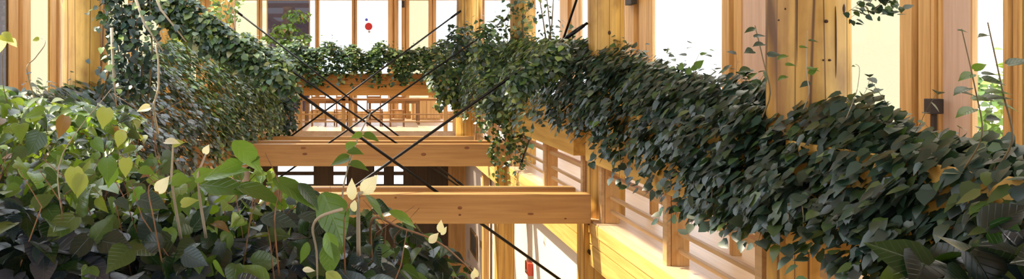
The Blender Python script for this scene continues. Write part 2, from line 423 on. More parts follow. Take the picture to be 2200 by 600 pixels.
# outdoors beyond the right windows
bm = bmesh.new(); bx(bm, 17, 18, 8, 26.6, -4, 9)
bld = finish('brick_building', bm, M['brick']); tag(bld, 'pale brick building seen blown out through the far right window', 'building')
for k, (yy, zz) in enumerate([(19.5, 3.0), (22.6, 3.0), (24.2, 3.4), (19.5, -.2), (22.6, -.2)]):
    fr = box('window_frame', 16.93, 17.02, yy, yy + 1.1, zz, zz + 1.6, M['white'], bld)
    box('pane', 16.90, 16.925, yy + .1, yy + 1.0, zz + .1, zz + 1.5, M['blueglass'] if 0 else M['panel'], fr)

# ------------------------------------------------------------------ logs
LOGS = []
def log(px, d, dpx, z0, label, lean=0.0, seed=0):
    rs = np.random.default_rng(seed); X = (px - VX) / F * d; r = dpx / F * d / 2
    bm = bmesh.new(); seg = 28; rings = []
    nz = 26; zz = np.linspace(z0, ROOF - .01, nz); ph = rs.uniform(0, 6, 8)
    for i, z in enumerate(zz):
        ring = []
        for k in range(seg):
            a = 2 * math.pi * k / seg
            rr = r * (1.0 + .018 * math.sin(3 * a + ph[0] + z * .5) + .014 * math.sin(5 * a + ph[1]) + .018 * math.sin(z * 2.1 + ph[2] + a)
                      + .03 * math.exp(-((z - (z0 + .9 + ph[3] * .6)) / .10) ** 2) * max(0, math.cos(a - ph[4])) - .012 * (z - 1.5))
            ring.append(bm.verts.new((X + lean * (z - z0) + rr * math.cos(a), d + rr * math.sin(a), z)))
        rings.append(ring)
    for a, b in zip(rings, rings[1:]):
        for k in range(seg): bm.faces.new((a[k], a[(k + 1) % seg], b[(k + 1) % seg], b[k]))
    bm.faces.new(list(reversed(rings[0]))); bm.faces.new(rings[-1])
    o = finish('log_column', bm, M['log'], smooth=True); recentre(o)
    LOGS.append(o); return tag(o, label, 'column', 'peeled log columns round the atrium')
log(1736, 5.4, 165, 0, 'thick knotty peeled log column nearest on the right', seed=1)
log(1302, 9.95, 78, 0, 'peeled log column standing second on the right, beside the end of the nearer cross beam', seed=2)
log(1123, 15.45, 56, 0, 'peeled log column half hidden by climbing vine at the far cross beam', seed=3)
log(1008, 20.6, 56, 0, 'slim peeled log column farthest on the right, left of the vine covered one', seed=4)
log(180, 9.9, 98, 0, 'sunlit peeled log column leftmost in view, with vine hanging over it', seed=5)
log(378, 15.4, 66, 0, 'peeled log column rising out of the left ivy, nearer of two', seed=6)
log(480, 19.9, 50, 0, 'peeled log column rising out of the left ivy, farther of two', seed=7)

M['knot'] = plain('dark_knot', (0.07, 0.03, 0.012), 0.7, var=.5)
def knot(lg, px, py, d, r, w, h, name='knot'):
    # an oval knot (or a drying crack) let into the face of the log
    X = lg.location.x; ang = math.asin(max(-.95, min(.95, ((px - VX) / F * (d - r * .6) - X) / r)))
    n = Vector((math.sin(ang), -math.cos(ang), 0)); t = Vector((math.cos(ang), math.sin(ang), 0))
    c = Vector((X, d, EYE - (py - VY) / F * d)) + n * r * .985
    bm = bmesh.new(); bmesh.ops.create_uvsphere(bm, u_segments=14, v_segments=10, radius=1)
    for v in bm.verts: v.co = c + t * (v.co.x * w) + n * (v.co.y * .010) + Vector((0, 0, v.co.z * h))
    finish(name, bm, M['knot'], lg, smooth=True)
for px, py, w, h in ((1800, 24, .014, .034), (1758, 50, .012, .010), (1683, 45, .010, .008), (1765, 130, .010, .007), (1752, 130, .006, .006), (1690, 22, .006, .008)):
    knot(LOGS[0], px, py, 5.4, .232, w, h)
knot(LOGS[0], 1706, 60, 5.4, .232, .004, .42, 'drying_crack'); knot(LOGS[0], 1779, 95, 5.4, .232, .003, .22, 'drying_crack')
for px, py, w, h in ((1305, 72, .018, .026), (1278, 30, .010, .012)): knot(LOGS[1], px, py, 9.95, .202, w, h)
for px, py in ((1112, 60), (1135, 20)): knot(LOGS[2], px, py, 15.45, .226, .018, .02)

def lower_post(x0, x1, d, label, bolts=True, top=0.0):
    e = empty('timber_post', ((x0 + x1) / 2, d, LOW), label, 'post', 'posts under the gallery edge')
    box('post_shaft', x0, x1, d - .16, d + .16, LOW, top, M['log'], e, bevel=.012)
    if bolts:
        for zz in (-.06, -.38):
            for yy in (-.17, ):
                for xx in ((x0 + x1) / 2 - .07, (x0 + x1) / 2 + .07):
                    bm = bmesh.new(); tube(bm, [(xx, d - .16, zz + (.02 if xx < (x0 + x1) / 2 else -.03)), (xx, d - .215, zz + (.02 if xx < (x0 + x1) / 2 else -.03))], .03, 6)
                    finish('bolt', bm, M['steel'], e)
lower_post(2.47, 2.74, 9.95, 'square bolted post under the nearer beam at the right gallery', True, -.005)
lower_post(2.36, 2.66, 15.45, 'square post on the lower floor behind the nearer beam', False, -.005)
lower_post(2.50, 2.76, 5.4, 'square post carrying the near right gallery edge', True, -.005)
e = box('timber_post', 2.74, 2.86, 19.7, 20.0, LOW, -.15, M['post']); recentre(e)
tag(e, 'thin timber door post beside the lower hallway wall', 'post', 'posts under the gallery edge')
e = box('timber_post', BL(962), BL(1000), YL - .15, YL - .035, LOW, -.15, M['post']); recentre(e)
tag(e, 'brown timber post at the corner of dark panelling on the lower floor', 'post', 'posts under the gallery edge')

# ------------------------------------------------------------------ cross beams (twins)
def beam(y0, y1, z0, z1, x0, x1, label):
    bm = bmesh.new(); bx(bm, x0, x1, y0, y1, z0, z1)
    o = finish('cross_beam', bm, M['beam'], bevel=.008); recentre(o)
    return tag(o, label, 'beam', 'twin beams crossing the atrium')
NB = beam(9.60, 9.79, -.02, .30, -2.95, 2.50, 'long knotty pine cross beam nearest to the viewer')
beam(10.12, 10.30, -.02, .30, -2.95, 2.46, 'pine cross beam showing only its top strip behind the nearest beam')
FB = beam(15.18, 15.36, -.02, .36, -3.05, 2.58, 'pine cross beam with two dark knots, second in depth')
beam(15.85, 16.02, -.02, .36, -3.05, 2.55, 'pine cross beam peeping over the back of the second beam')
beam(19.9, 20.1, -.02, .12, -3.05, 2.55, 'low pine cross beam farthest away, before the back gallery')

def beam_knot(bmo, px, py, d, w, h):
    c = P(px, py, d); bm = bmesh.new(); bmesh.ops.create_uvsphere(bm, u_segments=14, v_segments=10, radius=1)
    for v in bm.verts: v.co = c + Vector((v.co.x * w, v.co.y * .004, v.co.z * h))
    finish('knot', bm, M['beamknot'], bmo, smooth=True)
M['beamknot'] = plain('brown_knot', (0.20, 0.075, 0.025), 0.6, var=.5)
for px, py, w, h in ((988, 447, .026, .018), (988, 462, .016, .012), (1140, 460, .035, .012), (850, 425, .014, .010), (1215, 470, .014, .008)): beam_knot(NB, px, py, 9.60, w, h)
for px, py, w, h in ((652, 318, .045, .022), (655, 331, .045, .020), (1003, 318, .045, .025), (910, 332, .045, .028), (770, 325, .020, .014)): beam_knot(FB, px, py, 15.18, w, h)

# ------------------------------------------------------------------ brace rods
def rod(p0, p1, r, label, group='black steel cross bracing rods', fit=True):
    p0, p1 = Vector(p0), Vector(p1); c = (p0 + p1) / 2
    e = empty('brace_rod', c, label, 'rod', group)
    bm = bmesh.new(); tube(bm, [p0, p1], r, 8); finish('rod', bm, M['steel'], e, smooth=True)
    if fit:
        u = (p1 - p0).normalized()
        for q, s in ((p0, 1), (p1, -1)):
            bm = bmesh.new(); tube(bm, [q + u * s * .05, q + u * s * .28], r * 1.35, 8); finish('turnbuckle', bm, M['steel'], e, smooth=True)
    return e
def line_pt(x, xa, ya, m, d): return P(x, ya + m * (x - xa), d)
# nearer X between the twin beams
rod(line_pt(225, 640, 200, .713, 9.88), line_pt(1272, 640, 200, .713, 9.88), .017, 'thick black brace rod falling left to right behind the nearest beam')
rod(line_pt(1262, 1105, 160, -.705, 9.96), line_pt(260, 1105, 160, -.705, 9.96), .017, 'thick black brace rod rising to the right hand log')
# farther X
rod(line_pt(395, 630, 155, .69, 15.55), line_pt(1100, 630, 155, .69, 15.55), .017, 'thin black brace rod falling to the right behind the second beam')
rod(line_pt(1106, 960, 130, -.70, 15.62), line_pt(420, 960, 130, -.70, 15.62), .017, 'grey lit brace rod rising right through the vine before the back planter')
# farthest X
rod(line_pt(500, 775, 230, .77, 20.3), line_pt(1000, 775, 230, .77, 20.3), .02, 'farthest short brace rod falling right before the tables')
rod(line_pt(990, 690, 245, -.74, 20.4), line_pt(520, 690, 245, -.74, 20.4), .02, 'farthest short brace rod rising right before the tables')
# steep one in the plane of the right hand logs
rod((2.62, 10.35, 2.75), (2.62, 14.6, -.0), .016, 'steep black brace rod above the right ivy beside the second log')

# ------------------------------------------------------------------ planter boxes
def planter(x0, x1, y0, y1, z0, z1, label, along='Y'):
    e = empty('planter_box', ((x0 + x1) / 2, (y0 + y1) / 2, z0), label, 'planter', 'timber planter boxes on the gallery rails')
    m = M['planter'] if along == 'Y' else M['planterx']; t = .04
    bm = bmesh.new()
    hs = [z0, z0 + (z1 - z0) * .5 - .004, z0 + (z1 - z0) * .5 + .004, z1]
    for a, b in ((hs[0], hs[1]), (hs[2], hs[3])):
        if along == 'Y':
            bx(bm, x0, x0 + t, y0, y1, a, b); bx(bm, x1 - t, x1, y0, y1, a, b)
        else:
            bx(bm, x0, x1, y0, y0 + t, a, b); bx(bm, x0, x1, y1 - t, y1, a, b)
    finish('side_board', bm, m, e)
    if along == 'Y': ends = ((x0 + t, x1 - t, y0, y0 + t), (x0 + t, x1 - t, y1 - t, y1))
    else: ends = ((x0, x0 + t, y0 + t, y1 - t), (x1 - t, x1, y0 + t, y1 - t))
    for q in ends: box('end_board', *q, z0, z1, m, e)
    finish_b = bmesh.new(); bx(finish_b, x0 + t, x1 - t, y0 + t, y1 - t, z0, z0 + .03); finish('bottom_board', finish_b, m, e)
    b2 = bmesh.new(); bx(b2, x0 + t, x1 - t, y0 + t, y1 - t, z0 + .03, z1 - .06); finish('soil', b2, M['soil'], e)
    return e
RB = [(2.6, 5.12), (5.68, 9.68), (10.22, 15.17), (15.73, 20.25)]
rn = ['nearest on the right, its orange face showing under the ivy', 'between the two nearest right hand logs', 'beyond the second right hand log', 'at the far end of the right side']
for (a, b), n in zip(RB, rn): planter(2.46, 2.90, a, b, .66, 1.26, 'orange cedar planter box ' + n)
LB = [(3.4, 9.58), (10.22, 15.1), (15.7, 19.6)]
ln = ['nearest on the left, buried under ivy', 'between the left hand logs, under ivy', 'at the far end of the left side']
for (a, b), n in zip(LB, ln): planter(-3.25, -2.80, a, b, .66, 1.26, 'orange cedar planter box ' + n)
planter(-2.9, 2.4, 22.9, 23.28, .95, 1.52, 'long cedar planter box across the back gallery', 'X')
planter(-1.5, 2.2, 1.55, 1.98, .35, .95, 'cedar planter box right in front of the viewer', 'X')

# ------------------------------------------------------------------ railings
def railing(x, y0, y1, posts, label, sgn=1):
    e = empty('railing', (x, (y0 + y1) / 2, 0), label, 'railing', 'pine railings under the planters')
    for zz, h, w in ((.49, .05, .09), (.28, .035, .045), (.13, .035, .045)):
        bm = bmesh.new(); bx(bm, x - w / 2 - .0, x + w / 2, y0, y1, zz - h / 2, zz + h / 2)
        finish('rail', bm, M['rail'], e, bevel=.008)
    for yy in posts:
        bm = bmesh.new(); bx(bm, x - .075, x + .075, yy - .055, yy + .055, 0, .66)
        finish('post', bm, M['post'], e, bevel=.006)
        bm = bmesh.new(); bx(bm, x - .115, x - .08, yy - .05, yy + .05, 0, .66)
        finish('post_facing', bm, M['rail'], e)
railing(2.70, 2.6, 5.12, [3.4], 'pine railing under the nearest right planter')
railing(2.70, 5.68, 9.68, [5.75, 7.52, 9.55], 'pine railing with three bars below the ivy between the nearest two logs')
railing(2.70, 10.22, 15.17, [10.35, 12.5, 15.05], 'sunlit pine railing beyond the second right hand log')
railing(2.70, 15.73, 20.3, [15.85, 18.0, 20.1], 'pine railing at the far right end')
railing(-3.0, 10.22, 15.1, [12.5, 15.0], 'pine railing under the left planter')
railing(-3.0, 15.7, 19.6, [15.8, 17.6], 'pine railing at the far left end')
# the second rail run further out over the gallery floor (seen through the first)
e = empty('railing', (3.35, 7.8, 0), 'inner handrail with two dark bars on the right gallery floor', 'railing')
for zz in (.62, .50):
    box('rail', 3.32, 3.38, 5.6, 10.2, zz - .02, zz + .02, M['railx'], e, bevel=.005)
for yy in (5.7, 7.9, 10.1): box('post', 3.31, 3.39, yy - .04, yy + .04, 0, .64, M['post'], e, bevel=.005)
# back railing
e = empty('railing', (-.2, 23.36, 0), 'pale pine railing across the back gallery below the planter', 'railing', 'pine railings under the planters')
for zz in (.44, .245):
    box('rail', -2.7, 2.45, 23.36 - .02, 23.36 + .02, zz - .018, zz + .018, M['railx'], e, bevel=.005)
box('rail', -2.7, 2.45, 23.31, 23.43, .80, .86, M['railx'], e, bevel=.005)
for px in (560, 645, 738, 753, 957, 977):
    X = (px - VX) / F * 23.36; box('post', X - .055, X + .055, 23.31, 23.42, 0, .95, M['post'], e, bevel=.005)

# ------------------------------------------------------------------ furniture of the back gallery
def table(x0, x1, y0, y1, label):
    e = empty('table', ((x0 + x1) / 2, (y0 + y1) / 2, 0), label, 'table', 'tables on the back gallery')
    box('tabletop', x0, x1, y0, y1, .72, .76, M['tabletop'], e, bevel=.01)
    bm = bmesh.new()
    bx(bm, x0 + .06, x1 - .06, y0 + .05, y0 + .08, .62, .72); bx(bm, x0 + .06, x1 - .06, y1 - .08, y1 - .05, .62, .72)
    finish('apron', bm, M['furn'], e)
    for xx in (x0 + .09, x1 - .09):
        for yy in (y0 + .09, y1 - .09): box('leg', xx - .035, xx + .035, yy - .035, yy + .035, 0, .72, M['furn'], e, bevel=.005)
def P2(px, d): return (px - VX) / F * d
table(P2(652, 26.2), P2(772, 26.2), 25.9, 26.8, 'dark oak table left of the railing posts')
table(P2(788, 26.2), P2(905, 26.2), 25.9, 26.8, 'dark oak table right of the railing posts')
def chair(X, Y, rz, label):
    e = empty('dining_chair', (X, Y, 0), label, 'chair', 'wooden chairs at the back tables'); e.rotation_euler = (0, 0, rz)
    def part(n, *a, bevel=.006):
        o = box(n, *a, M['furn'], None, bevel=bevel); o.parent = e; return o
    part('seat', -.22, .22, -.21, .21, .44, .475, bevel=.012)
    for sx in (-1, 1):
        part('leg', sx * .19 - .018, sx * .19 + .018, -.20, -.164, 0, .44)
        part('leg', sx * .19 - .018, sx * .19 + .018, .164, .20, 0, .90)
    part('stretcher', -.172, .172, -.19, -.174, .16, .19); part('stretcher', -.172, .172, .174, .19, .16, .19)
    part('stretcher', -.20, -.18, -.164, .164, .20, .23); part('stretcher', .18, .20, -.164, .164, .20, .23)
    part('backrest', -.172, .172, .172, .195, .66, .86, bevel=.006)
chair(P2(685, 25.2), 25.2, math.pi, 'dark wooden chair tucked before the left table, nearer the left ivy')
chair(P2(735, 25.3), 25.3, math.pi + .2, 'dark wooden chair before the left table beside the railing posts')
chair(P2(805, 25.4), 25.35, math.pi - .15, 'dark wooden chair before the right table, just right of the railing posts')
chair(P2(853, 25.2), 25.2, math.pi, 'dark wooden chair before the right table with wide stretcher')
# low cabinet by the far windows
e = empty('cabinet', (P2(912, 28.4), 28.4, 0), 'low orange pine cabinet against the far window wall', 'cabinet')
box('body', P2(884, 28.4), P2(945, 28.4), 28.2, 28.7, .0, .70, M['post'], e, bevel=.01)
for a in (887, 916):
    dd = box('door', P2(a, 28.4), P2(a + 26, 28.4), 28.17, 28.198, .06, .64, M['post'], e, bevel=.006)
    k = box('knob', P2(a + 12, 28.4), P2(a + 14, 28.4), 28.145, 28.168, .38, .41, M['steel'], dd)

# ------------------------------------------------------------------ small wall things
def disc(c, r, th, axis='Y', seg=24):
    bm = bmesh.new(); a = Vector((0, 1, 0)) if axis == 'Y' else Vector((1, 0, 0))
    tube(bm, [Vector(c) - a * th / 2, Vector(c) + a * th / 2], r, seg); return bm
c = P(792, 57, 28.75)
e = empty('window_ornament', c, 'round red glass ornament hanging in a white far window', 'ornament')
finish('red_disc', disc(c, .125, .02), M['redglass'], e)
finish('bead', disc(c + Vector((-.07, 0, .22)), .05, .02), M['blueglass'], e)
bm = bmesh.new(); tube(bm, [c + Vector((0, 0, .12)), c + Vector((-.07, 0, .28)), Vector((c.x, c.y, 3.9))], .005, 4); finish('cord', bm, M['stempale'], e)
bm = bmesh.new(); bmesh.ops.create_uvsphere(bm, u_segments=10, v_segments=8, radius=.045, matrix=Matrix.Translation(c + Vector((.02, 0, -.17)))); finish('bead', bm, M['cardboard'], e, smooth=True)

e = empty('picture_frame', (2.9, 22.6, P(1020, 560, 22.6).z), 'dark framed picture on the lower hallway wall', 'picture')
za, zb_ = EYE - (550 - VY) / F * 22.6, EYE - (500 - VY) / F * 22.6
bm = bmesh.new(); t = .05
for a in ((22.0, 22.0 + t, za, zb_), (23.3 - t, 23.3, za, zb_), (22.0 + t, 23.3 - t, za, za + t), (22.0 + t, 23.3 - t, zb_ - t, zb_)):
    bx(bm, 2.875, 2.918, a[0], a[1], a[2], a[3])
finish('frame', bm, M['gilt'], e)
box('picture', 2.90, 2.918, 22.0 + t, 23.3 - t, za + t, zb_ - t, M['print'], e)
o = box('wall_plaque', 2.90, 2.919, 21.0, 21.5, EYE - (536 - VY) / F * 21.2, EYE - (522 - VY) / F * 21.2, M['brass'], bevel=.004); recentre(o)
tag(o, 'small brass plaque right of the picture on the lower wall', 'plaque')
o = box('wall_plaque', 2.90, 2.919, 23.6, 24.0, EYE - (556 - VY) / F * 23.8, EYE - (538 - VY) / F * 23.8, M['cardboard'], bevel=.004); recentre(o)
tag(o, 'small pale card left of the picture on the lower wall', 'plaque')
c = P(1142, 577, 15.1)
e = empty('fire_alarm', (2.9, 15.1, c.z), 'red fire alarm box on the cream lower wall', 'alarm')
box('housing', 2.83, 2.919, 14.96, 15.26, c.z - .10, c.z + .11, M['red'], e, bevel=.012)
box('back_plate', 2.905, 2.919, 15.27, 15.5, c.z - .04, c.z + .14, M['cardboard'], e, bevel=.003)
box('pull_handle', 2.815, 2.829, 15.04, 15.18, c.z - .05, c.z - .02, M['cardboard'], e, bevel=.003)
# dark box beside the far right window, and fixtures high on the mullions
zz = P(2003, 240, 7.55).z
e = empty('floor_speaker', (4.9, 7.6, 0), 'small dark speaker box on a slim stand by the right windows', 'speaker')
box('cabinet_body', 4.85, 4.96, 7.52, 7.62, zz - .02, zz + .11, M['darkbox'], e, bevel=.01)
box('stand', 4.89, 4.92, 7.55, 7.59, 0.03, zz - .02, M['darkbox'], e)
box('foot', 4.76, 4.96, 7.47, 7.67, 0, .03, M['darkbox'], e, bevel=.006)
c = P(866, 8, 28.9); o = box('wall_speaker', c.x - .05, c.x + .05, 28.86, 28.968, c.z - .12, c.z + .10, M['darkbox'], bevel=.01); recentre(o)
tag(o, 'tiny dark wall speaker high on a far window post', 'speaker')
c = P(1352, 4, 16.2); o = box('wall_speaker', 4.86, 4.969, 15.9, 16.3, c.z - .06, c.z + .14, M['darkbox'], bevel=.01); recentre(o)
tag(o, 'brown wall speaker on the window post right of the second log', 'speaker')

# ------------------------------------------------------------------ foliage
def template(kind):
    """verts (t along, v across, w up), and faces"""
    if kind == 'small':
        mid = [0, .38, .72, 1.0]; side = [(-.04, .24, .05), (.22, .44, .09), (.58, .33, .06)]
    elif kind == 'heart':
        mid = [0, .15, .32, .50, .68, .85, 1.0]
        side = [(-.06, .15, .03), (.05, .29, .08), (.24, .38, .10), (.45, .34, .09), (.66, .22, .06), (.85, .08, .02)]
    else:  # lance
        mid = [0, .15, .32, .50, .68, .85, 1.0]
        side = [(.02, .07, .02), (.14, .21, .05), (.32, .29, .07), (.50, .28, .06), (.68, .19, .04), (.85, .08, .02)]
    V = [(m, 0, 0) for m in mid]; n = len(mid); Fs = []
    for s in (1, -1):
        base = len(V); V += [(a, s * b, c) for a, b, c in side]; ns = len(side)
        if kind == 'small':
            q = [(0, 1, base + 1, base), (1, 2, base + 2, base + 1), (2, 3, base + 2)]
        else:
            q = [(i, i + 1, base + i + 1, base + i) for i in range(ns - 1)] + [(n - 2, n - 1, base + ns - 1)]
        for f in q: Fs.append(f if s < 0 else tuple(reversed(f)))
    V = np.array(V, float)
    V[:, 2] += -.22 * np.clip(V[:, 0], 0, 1) ** 2 + .02
    return V, Fs
TPL = {k: template(k) for k in ('small', 'heart', 'lance')}

def nrm(a): return a / np.maximum(np.linalg.norm(a, axis=-1, keepdims=True), 1e-9)

def leaves_mesh(name, C, Nn, T, size, col, kind, mat, parent, curl=None):
    """C centres (leaf base), Nn normals, T tip directions, size lengths, col (n,3)"""
    C = np.asarray(C, float); n = len(C); V, Fs = TPL[kind]; k = len(V)
    Nn = nrm(np.asarray(Nn, float)); T = np.asarray(T, float)
    T = nrm(T - (T * Nn).sum(-1, keepdims=True) * Nn); Bn = np.cross(Nn, T)
    cu = RNG.uniform(.2, 1.0 if kind == 'small' else 1.7, (n, 1)) if curl is None else np.full((n, 1), curl)
    wd = RNG.uniform(.8, 1.15, (n, 1))
    t, v, w = V[None, :, 0], V[None, :, 1] * wd, V[None, :, 2] * cu
    w = w + (RNG.uniform(-.12, .12, (n, 1)) * V[None, :, 1])
    S_ = np.asarray(size, float).reshape(n, 1, 1)
    pts = C[:, None, :] + S_ * (t[..., None] * T[:, None, :] + v[..., None] * Bn[:, None, :] + w[..., None] * Nn[:, None, :])
    pts = pts.reshape(-1, 3) - np.array(parent.location)
    loops = []; starts = []; tot = []; s0 = 0
    fl = np.concatenate([np.array(f) for f in Fs]); fl_len = np.array([len(f) for f in Fs])
    L_ = (fl[None, :] + (np.arange(n) * k)[:, None]).ravel()
    tot = np.tile(fl_len, n); starts = np.concatenate([[0], np.cumsum(tot)[:-1]])
    me = bpy.data.meshes.new(name)
    me.vertices.add(len(pts)); me.vertices.foreach_set('co', pts.astype(np.float32).ravel())
    me.loops.add(len(L_)); me.loops.foreach_set('vertex_index', L_.astype(np.int32))
    me.polygons.add(len(tot)); me.polygons.foreach_set('loop_start', starts.astype(np.int32)); me.polygons.foreach_set('loop_total', tot.astype(np.int32))
    if kind != 'small': me.polygons.foreach_set('use_smooth', np.ones(len(tot), bool))
    a = me.attributes.new('tint', 'FLOAT_COLOR', 'POINT')
    cc = np.concatenate([np.asarray(col, float), np.ones((n, 1))], 1); a.data.foreach_set('color', np.repeat(cc, k, 0).astype(np.float32).ravel())
    if kind != 'small':
        b = me.attributes.new('blade', 'FLOAT_VECTOR', 'POINT')
        b.data.foreach_set('vector', np.tile(V, (n, 1)).astype(np.float32).ravel())
    me.materials.append(mat); me.update(); me.validate()
    o = bpy.data.objects.new(name, me); return link(o, parent)

PAL = {
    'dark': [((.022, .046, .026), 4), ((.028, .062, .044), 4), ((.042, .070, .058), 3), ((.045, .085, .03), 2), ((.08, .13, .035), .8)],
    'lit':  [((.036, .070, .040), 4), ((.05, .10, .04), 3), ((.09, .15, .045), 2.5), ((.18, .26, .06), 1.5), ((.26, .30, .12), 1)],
    'blue': [((.050, .062, .085), 3), ((.075, .088, .115), 2), ((.035, .055, .060), 2)],  # bluish sky sheen of the foreground leaves, painted as leaf colour
    'grey_sheen': [((.085, .105, .10), 3), ((.045, .075, .055), 3), ((.13, .14, .13), 2), ((.10, .15, .05), 2)],  # pale sheen on the left ivy, put into the leaf colours
    'lime': [((.10, .19, .03), 4), ((.16, .27, .04), 4), ((.22, .33, .06), 2), ((.06, .11, .035), 3), ((.26, .15, .05), .6)],
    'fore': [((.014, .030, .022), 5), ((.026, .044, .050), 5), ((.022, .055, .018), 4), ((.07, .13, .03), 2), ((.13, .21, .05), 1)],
}
def colours(n, pal):
    p = PAL[pal]; w = np.array([q[1] for q in p], float); w /= w.sum(); c = np.array([q[0] for q in p])[RNG.choice(len(p), n, p=w)]
    return c * RNG.uniform(.75, 1.3, (n, 1)) * RNG.uniform(.9, 1.1, (n, 3))

def wav(a, b, s=0.0):
    return (np.sin(a * 2.3 + s) * np.cos(b * 3.1 + s * 1.7) + .6 * np.sin(a * 5.1 + b * 2.2 + s * 2.3) + .4 * np.sin(a * 9.7 - b * 7.3 + s))

class Plant:
    def __init__(s, name, loc, label, cat='ivy', group=None):
        s.e = empty(name, loc, label, cat, group); s.C = []; s.N = []; s.T = []; s.S = []; s.K = []; s.st = []
    def add(s, C, N, T, S, K):
        s.C.append(np.atleast_2d(C)); s.N.append(np.atleast_2d(N)); s.T.append(np.atleast_2d(T)); s.S.append(np.atleast_1d(S)); s.K.append(np.atleast_2d(K))
    def strand(s, pts, r=.004, seg=4):
        rr = [r * (1 - .6 * i / (len(pts) - 1)) for i in range(len(pts))]
        s.st.append((pts, rr, seg))
    def done(s, kind='small', mat='leaf', stem='stem'):
        leaves_mesh('foliage', np.concatenate(s.C), np.concatenate(s.N), np.concatenate(s.T), np.concatenate(s.S), np.concatenate(s.K), kind, M[mat], s.e)
        for pts, rr, seg in s.st:
            bm = bmesh.new(); tube(bm, pts, rr, seg); finish('vine_stem', bm, M[stem], s.e, smooth=True)
        return s.e

def drape(pl, y0, y1, prof, dens, size, pal, side, axis='Y', seed=0., strands=8, sprouts=4, hang=(.15, .5), tilt=.45, thick=.16):
    """ivy thrown over a planter: prof(s) -> list of (x, z) from the back of the mound over the top to the hanging fringe.
    side = -1 when the hanging face looks to -x (right planter), +1 when it looks to +x, axis 'X': it looks to -y"""
    L = y1 - y0; ns = 40; tt = np.linspace(0, 1, 7)
    base = np.array(prof((y0 + y1) / 2)); plen = np.linalg.norm(np.diff(base, axis=0), axis=1).sum()
    n = int(dens * L * plen)
    s = RNG.uniform(y0 - .1, y1 + .1, n); u = RNG.uniform(0, 1, n) ** .92
    # ragged lower fringe
    fr = .86 + .13 * wav(s * 1.3, s * .4, seed)
    keep = (u < fr) | (RNG.uniform(size=n) < .10); s, u = s[keep], u[keep]
    gap = wav(s * .9, u * 3.0 + s * .3, seed + 3) < -1.15 + .9 * (1 - u); keep = ~(gap & (u > .55) & (RNG.uniform(size=len(u)) < .7)); s, u = s[keep], u[keep]
    n = len(s); pos = np.empty((n, 2)); tang = np.empty((n, 2))
    for i in range(n):
        pr = np.array(prof(s[i])); sg = np.linalg.norm(np.diff(pr, axis=0), axis=1); cs = np.concatenate([[0], np.cumsum(sg)]); q = u[i] * cs[-1]
        j = min(np.searchsorted(cs, q, side='right') - 1, len(sg) - 1); f = (q - cs[j]) / sg[j]
        pos[i] = pr[j] * (1 - f) + pr[j + 1] * f; tang[i] = (pr[j + 1] - pr[j]) / sg[j]
    # outward: rotate the tangent
    out = np.stack([-tang[:, 1], tang[:, 0]], 1) if side > 0 else np.stack([tang[:, 1], -tang[:, 0]], 1)
    out = np.where((out[:, 1:2] < -.3), -out, out)
    depth = np.abs(RNG.normal(0, 1, n)) * thick - .05 * wav(s * 1.7, u * 4, seed) - .02
    pos = pos - out * depth[:, None]
    def w3(a2, sy): return np.stack([a2[:, 0], sy, a2[:, 1]], 1) if axis == 'Y' else np.stack([sy, a2[:, 0], a2[:, 1]], 1)
    C = w3(pos, s); O = w3(out, np.zeros(n)); T = w3(tang, RNG.normal(0, .55, n))
    N = O * (.10 + .15 * u[:, None]) + np.array([0, -.02 if axis == 'Y' else -.2, .8]) + (np.array([side * tilt, 0, 0]) if axis == 'Y' else 0) + RNG.normal(0, .2, (n, 3))
    T = T + np.array([0, 0, -.35]) + RNG.normal(0, .3, (n, 3))
    pl.add(C, N, T, RNG.uniform(.7, 1.25, n) * size, colours(n, pal))
    # hanging strands
    def axisvec(a, b, c): return np.array([a, b, c]) if axis == 'Y' else np.array([b, a, c])
    for k in range(int(strands * L)):
        sy = RNG.uniform(y0, y1); pr = np.array(prof(sy)); a = pr[-1] * .6 + pr[-2] * .4
        h = RNG.uniform(*hang); nn = max(3, int(h / .045)); p = axisvec(a[0] + side * .04 if axis == 'Y' else a[0] - .04, sy, a[1] + .15); pts = [p.copy()]
        dv = RNG.normal(0, .012, 2)
        for q in range(nn):
            p = p + axisvec(side * RNG.normal(.004, .006) + 0, dv[1] + RNG.normal(0, .008), -h / nn * 1.15); pts.append(p.copy())
        pl.strand(pts, .003)
        m = len(pts); Cn = np.array(pts) + RNG.normal(0, .012, (m, 3))
        No = np.array([side * .6, -.3, .65]) if axis == 'Y' else np.array([0, -.8, .6])
        pl.add(Cn, No + RNG.normal(0, .3, (m, 3)), np.array([0, 0, -.7]) + RNG.normal(0, .6, (m, 3)), RNG.uniform(.6, 1.1, m) * size, colours(m, pal))
    for k in range(int(sprouts * L)):
        sy = RNG.uniform(y0, y1); pr = np.array(prof(sy)); a = pr[2] * .5 + pr[1] * .5
        h = RNG.uniform(.06, .26); nn = max(3, int(h / .05)); p = axisvec(a[0], sy, a[1] - .05); pts = [p.copy()]
        dv = RNG.normal(0, .02, 3)
        for q in range(nn):
            p = p + np.array([dv[0], dv[1], h / nn]) + RNG.normal(0, .006, 3); pts.append(p.copy())
        pl.strand(pts, .0025)
        m = len(pts); pl.add(np.array(pts), np.array([0, -.2, 1.]) + RNG.normal(0, .35, (m, 3)), RNG.normal(0, 1, (m, 3)) * np.array([1, 1, .25]), RNG.uniform(.5, .95, m) * size, colours(m, pal))

def interp(tab): 
    xs = [a for a, _ in tab]; ys = [b for _, b in tab]
    return lambda q: float(np.interp(q, xs, ys))

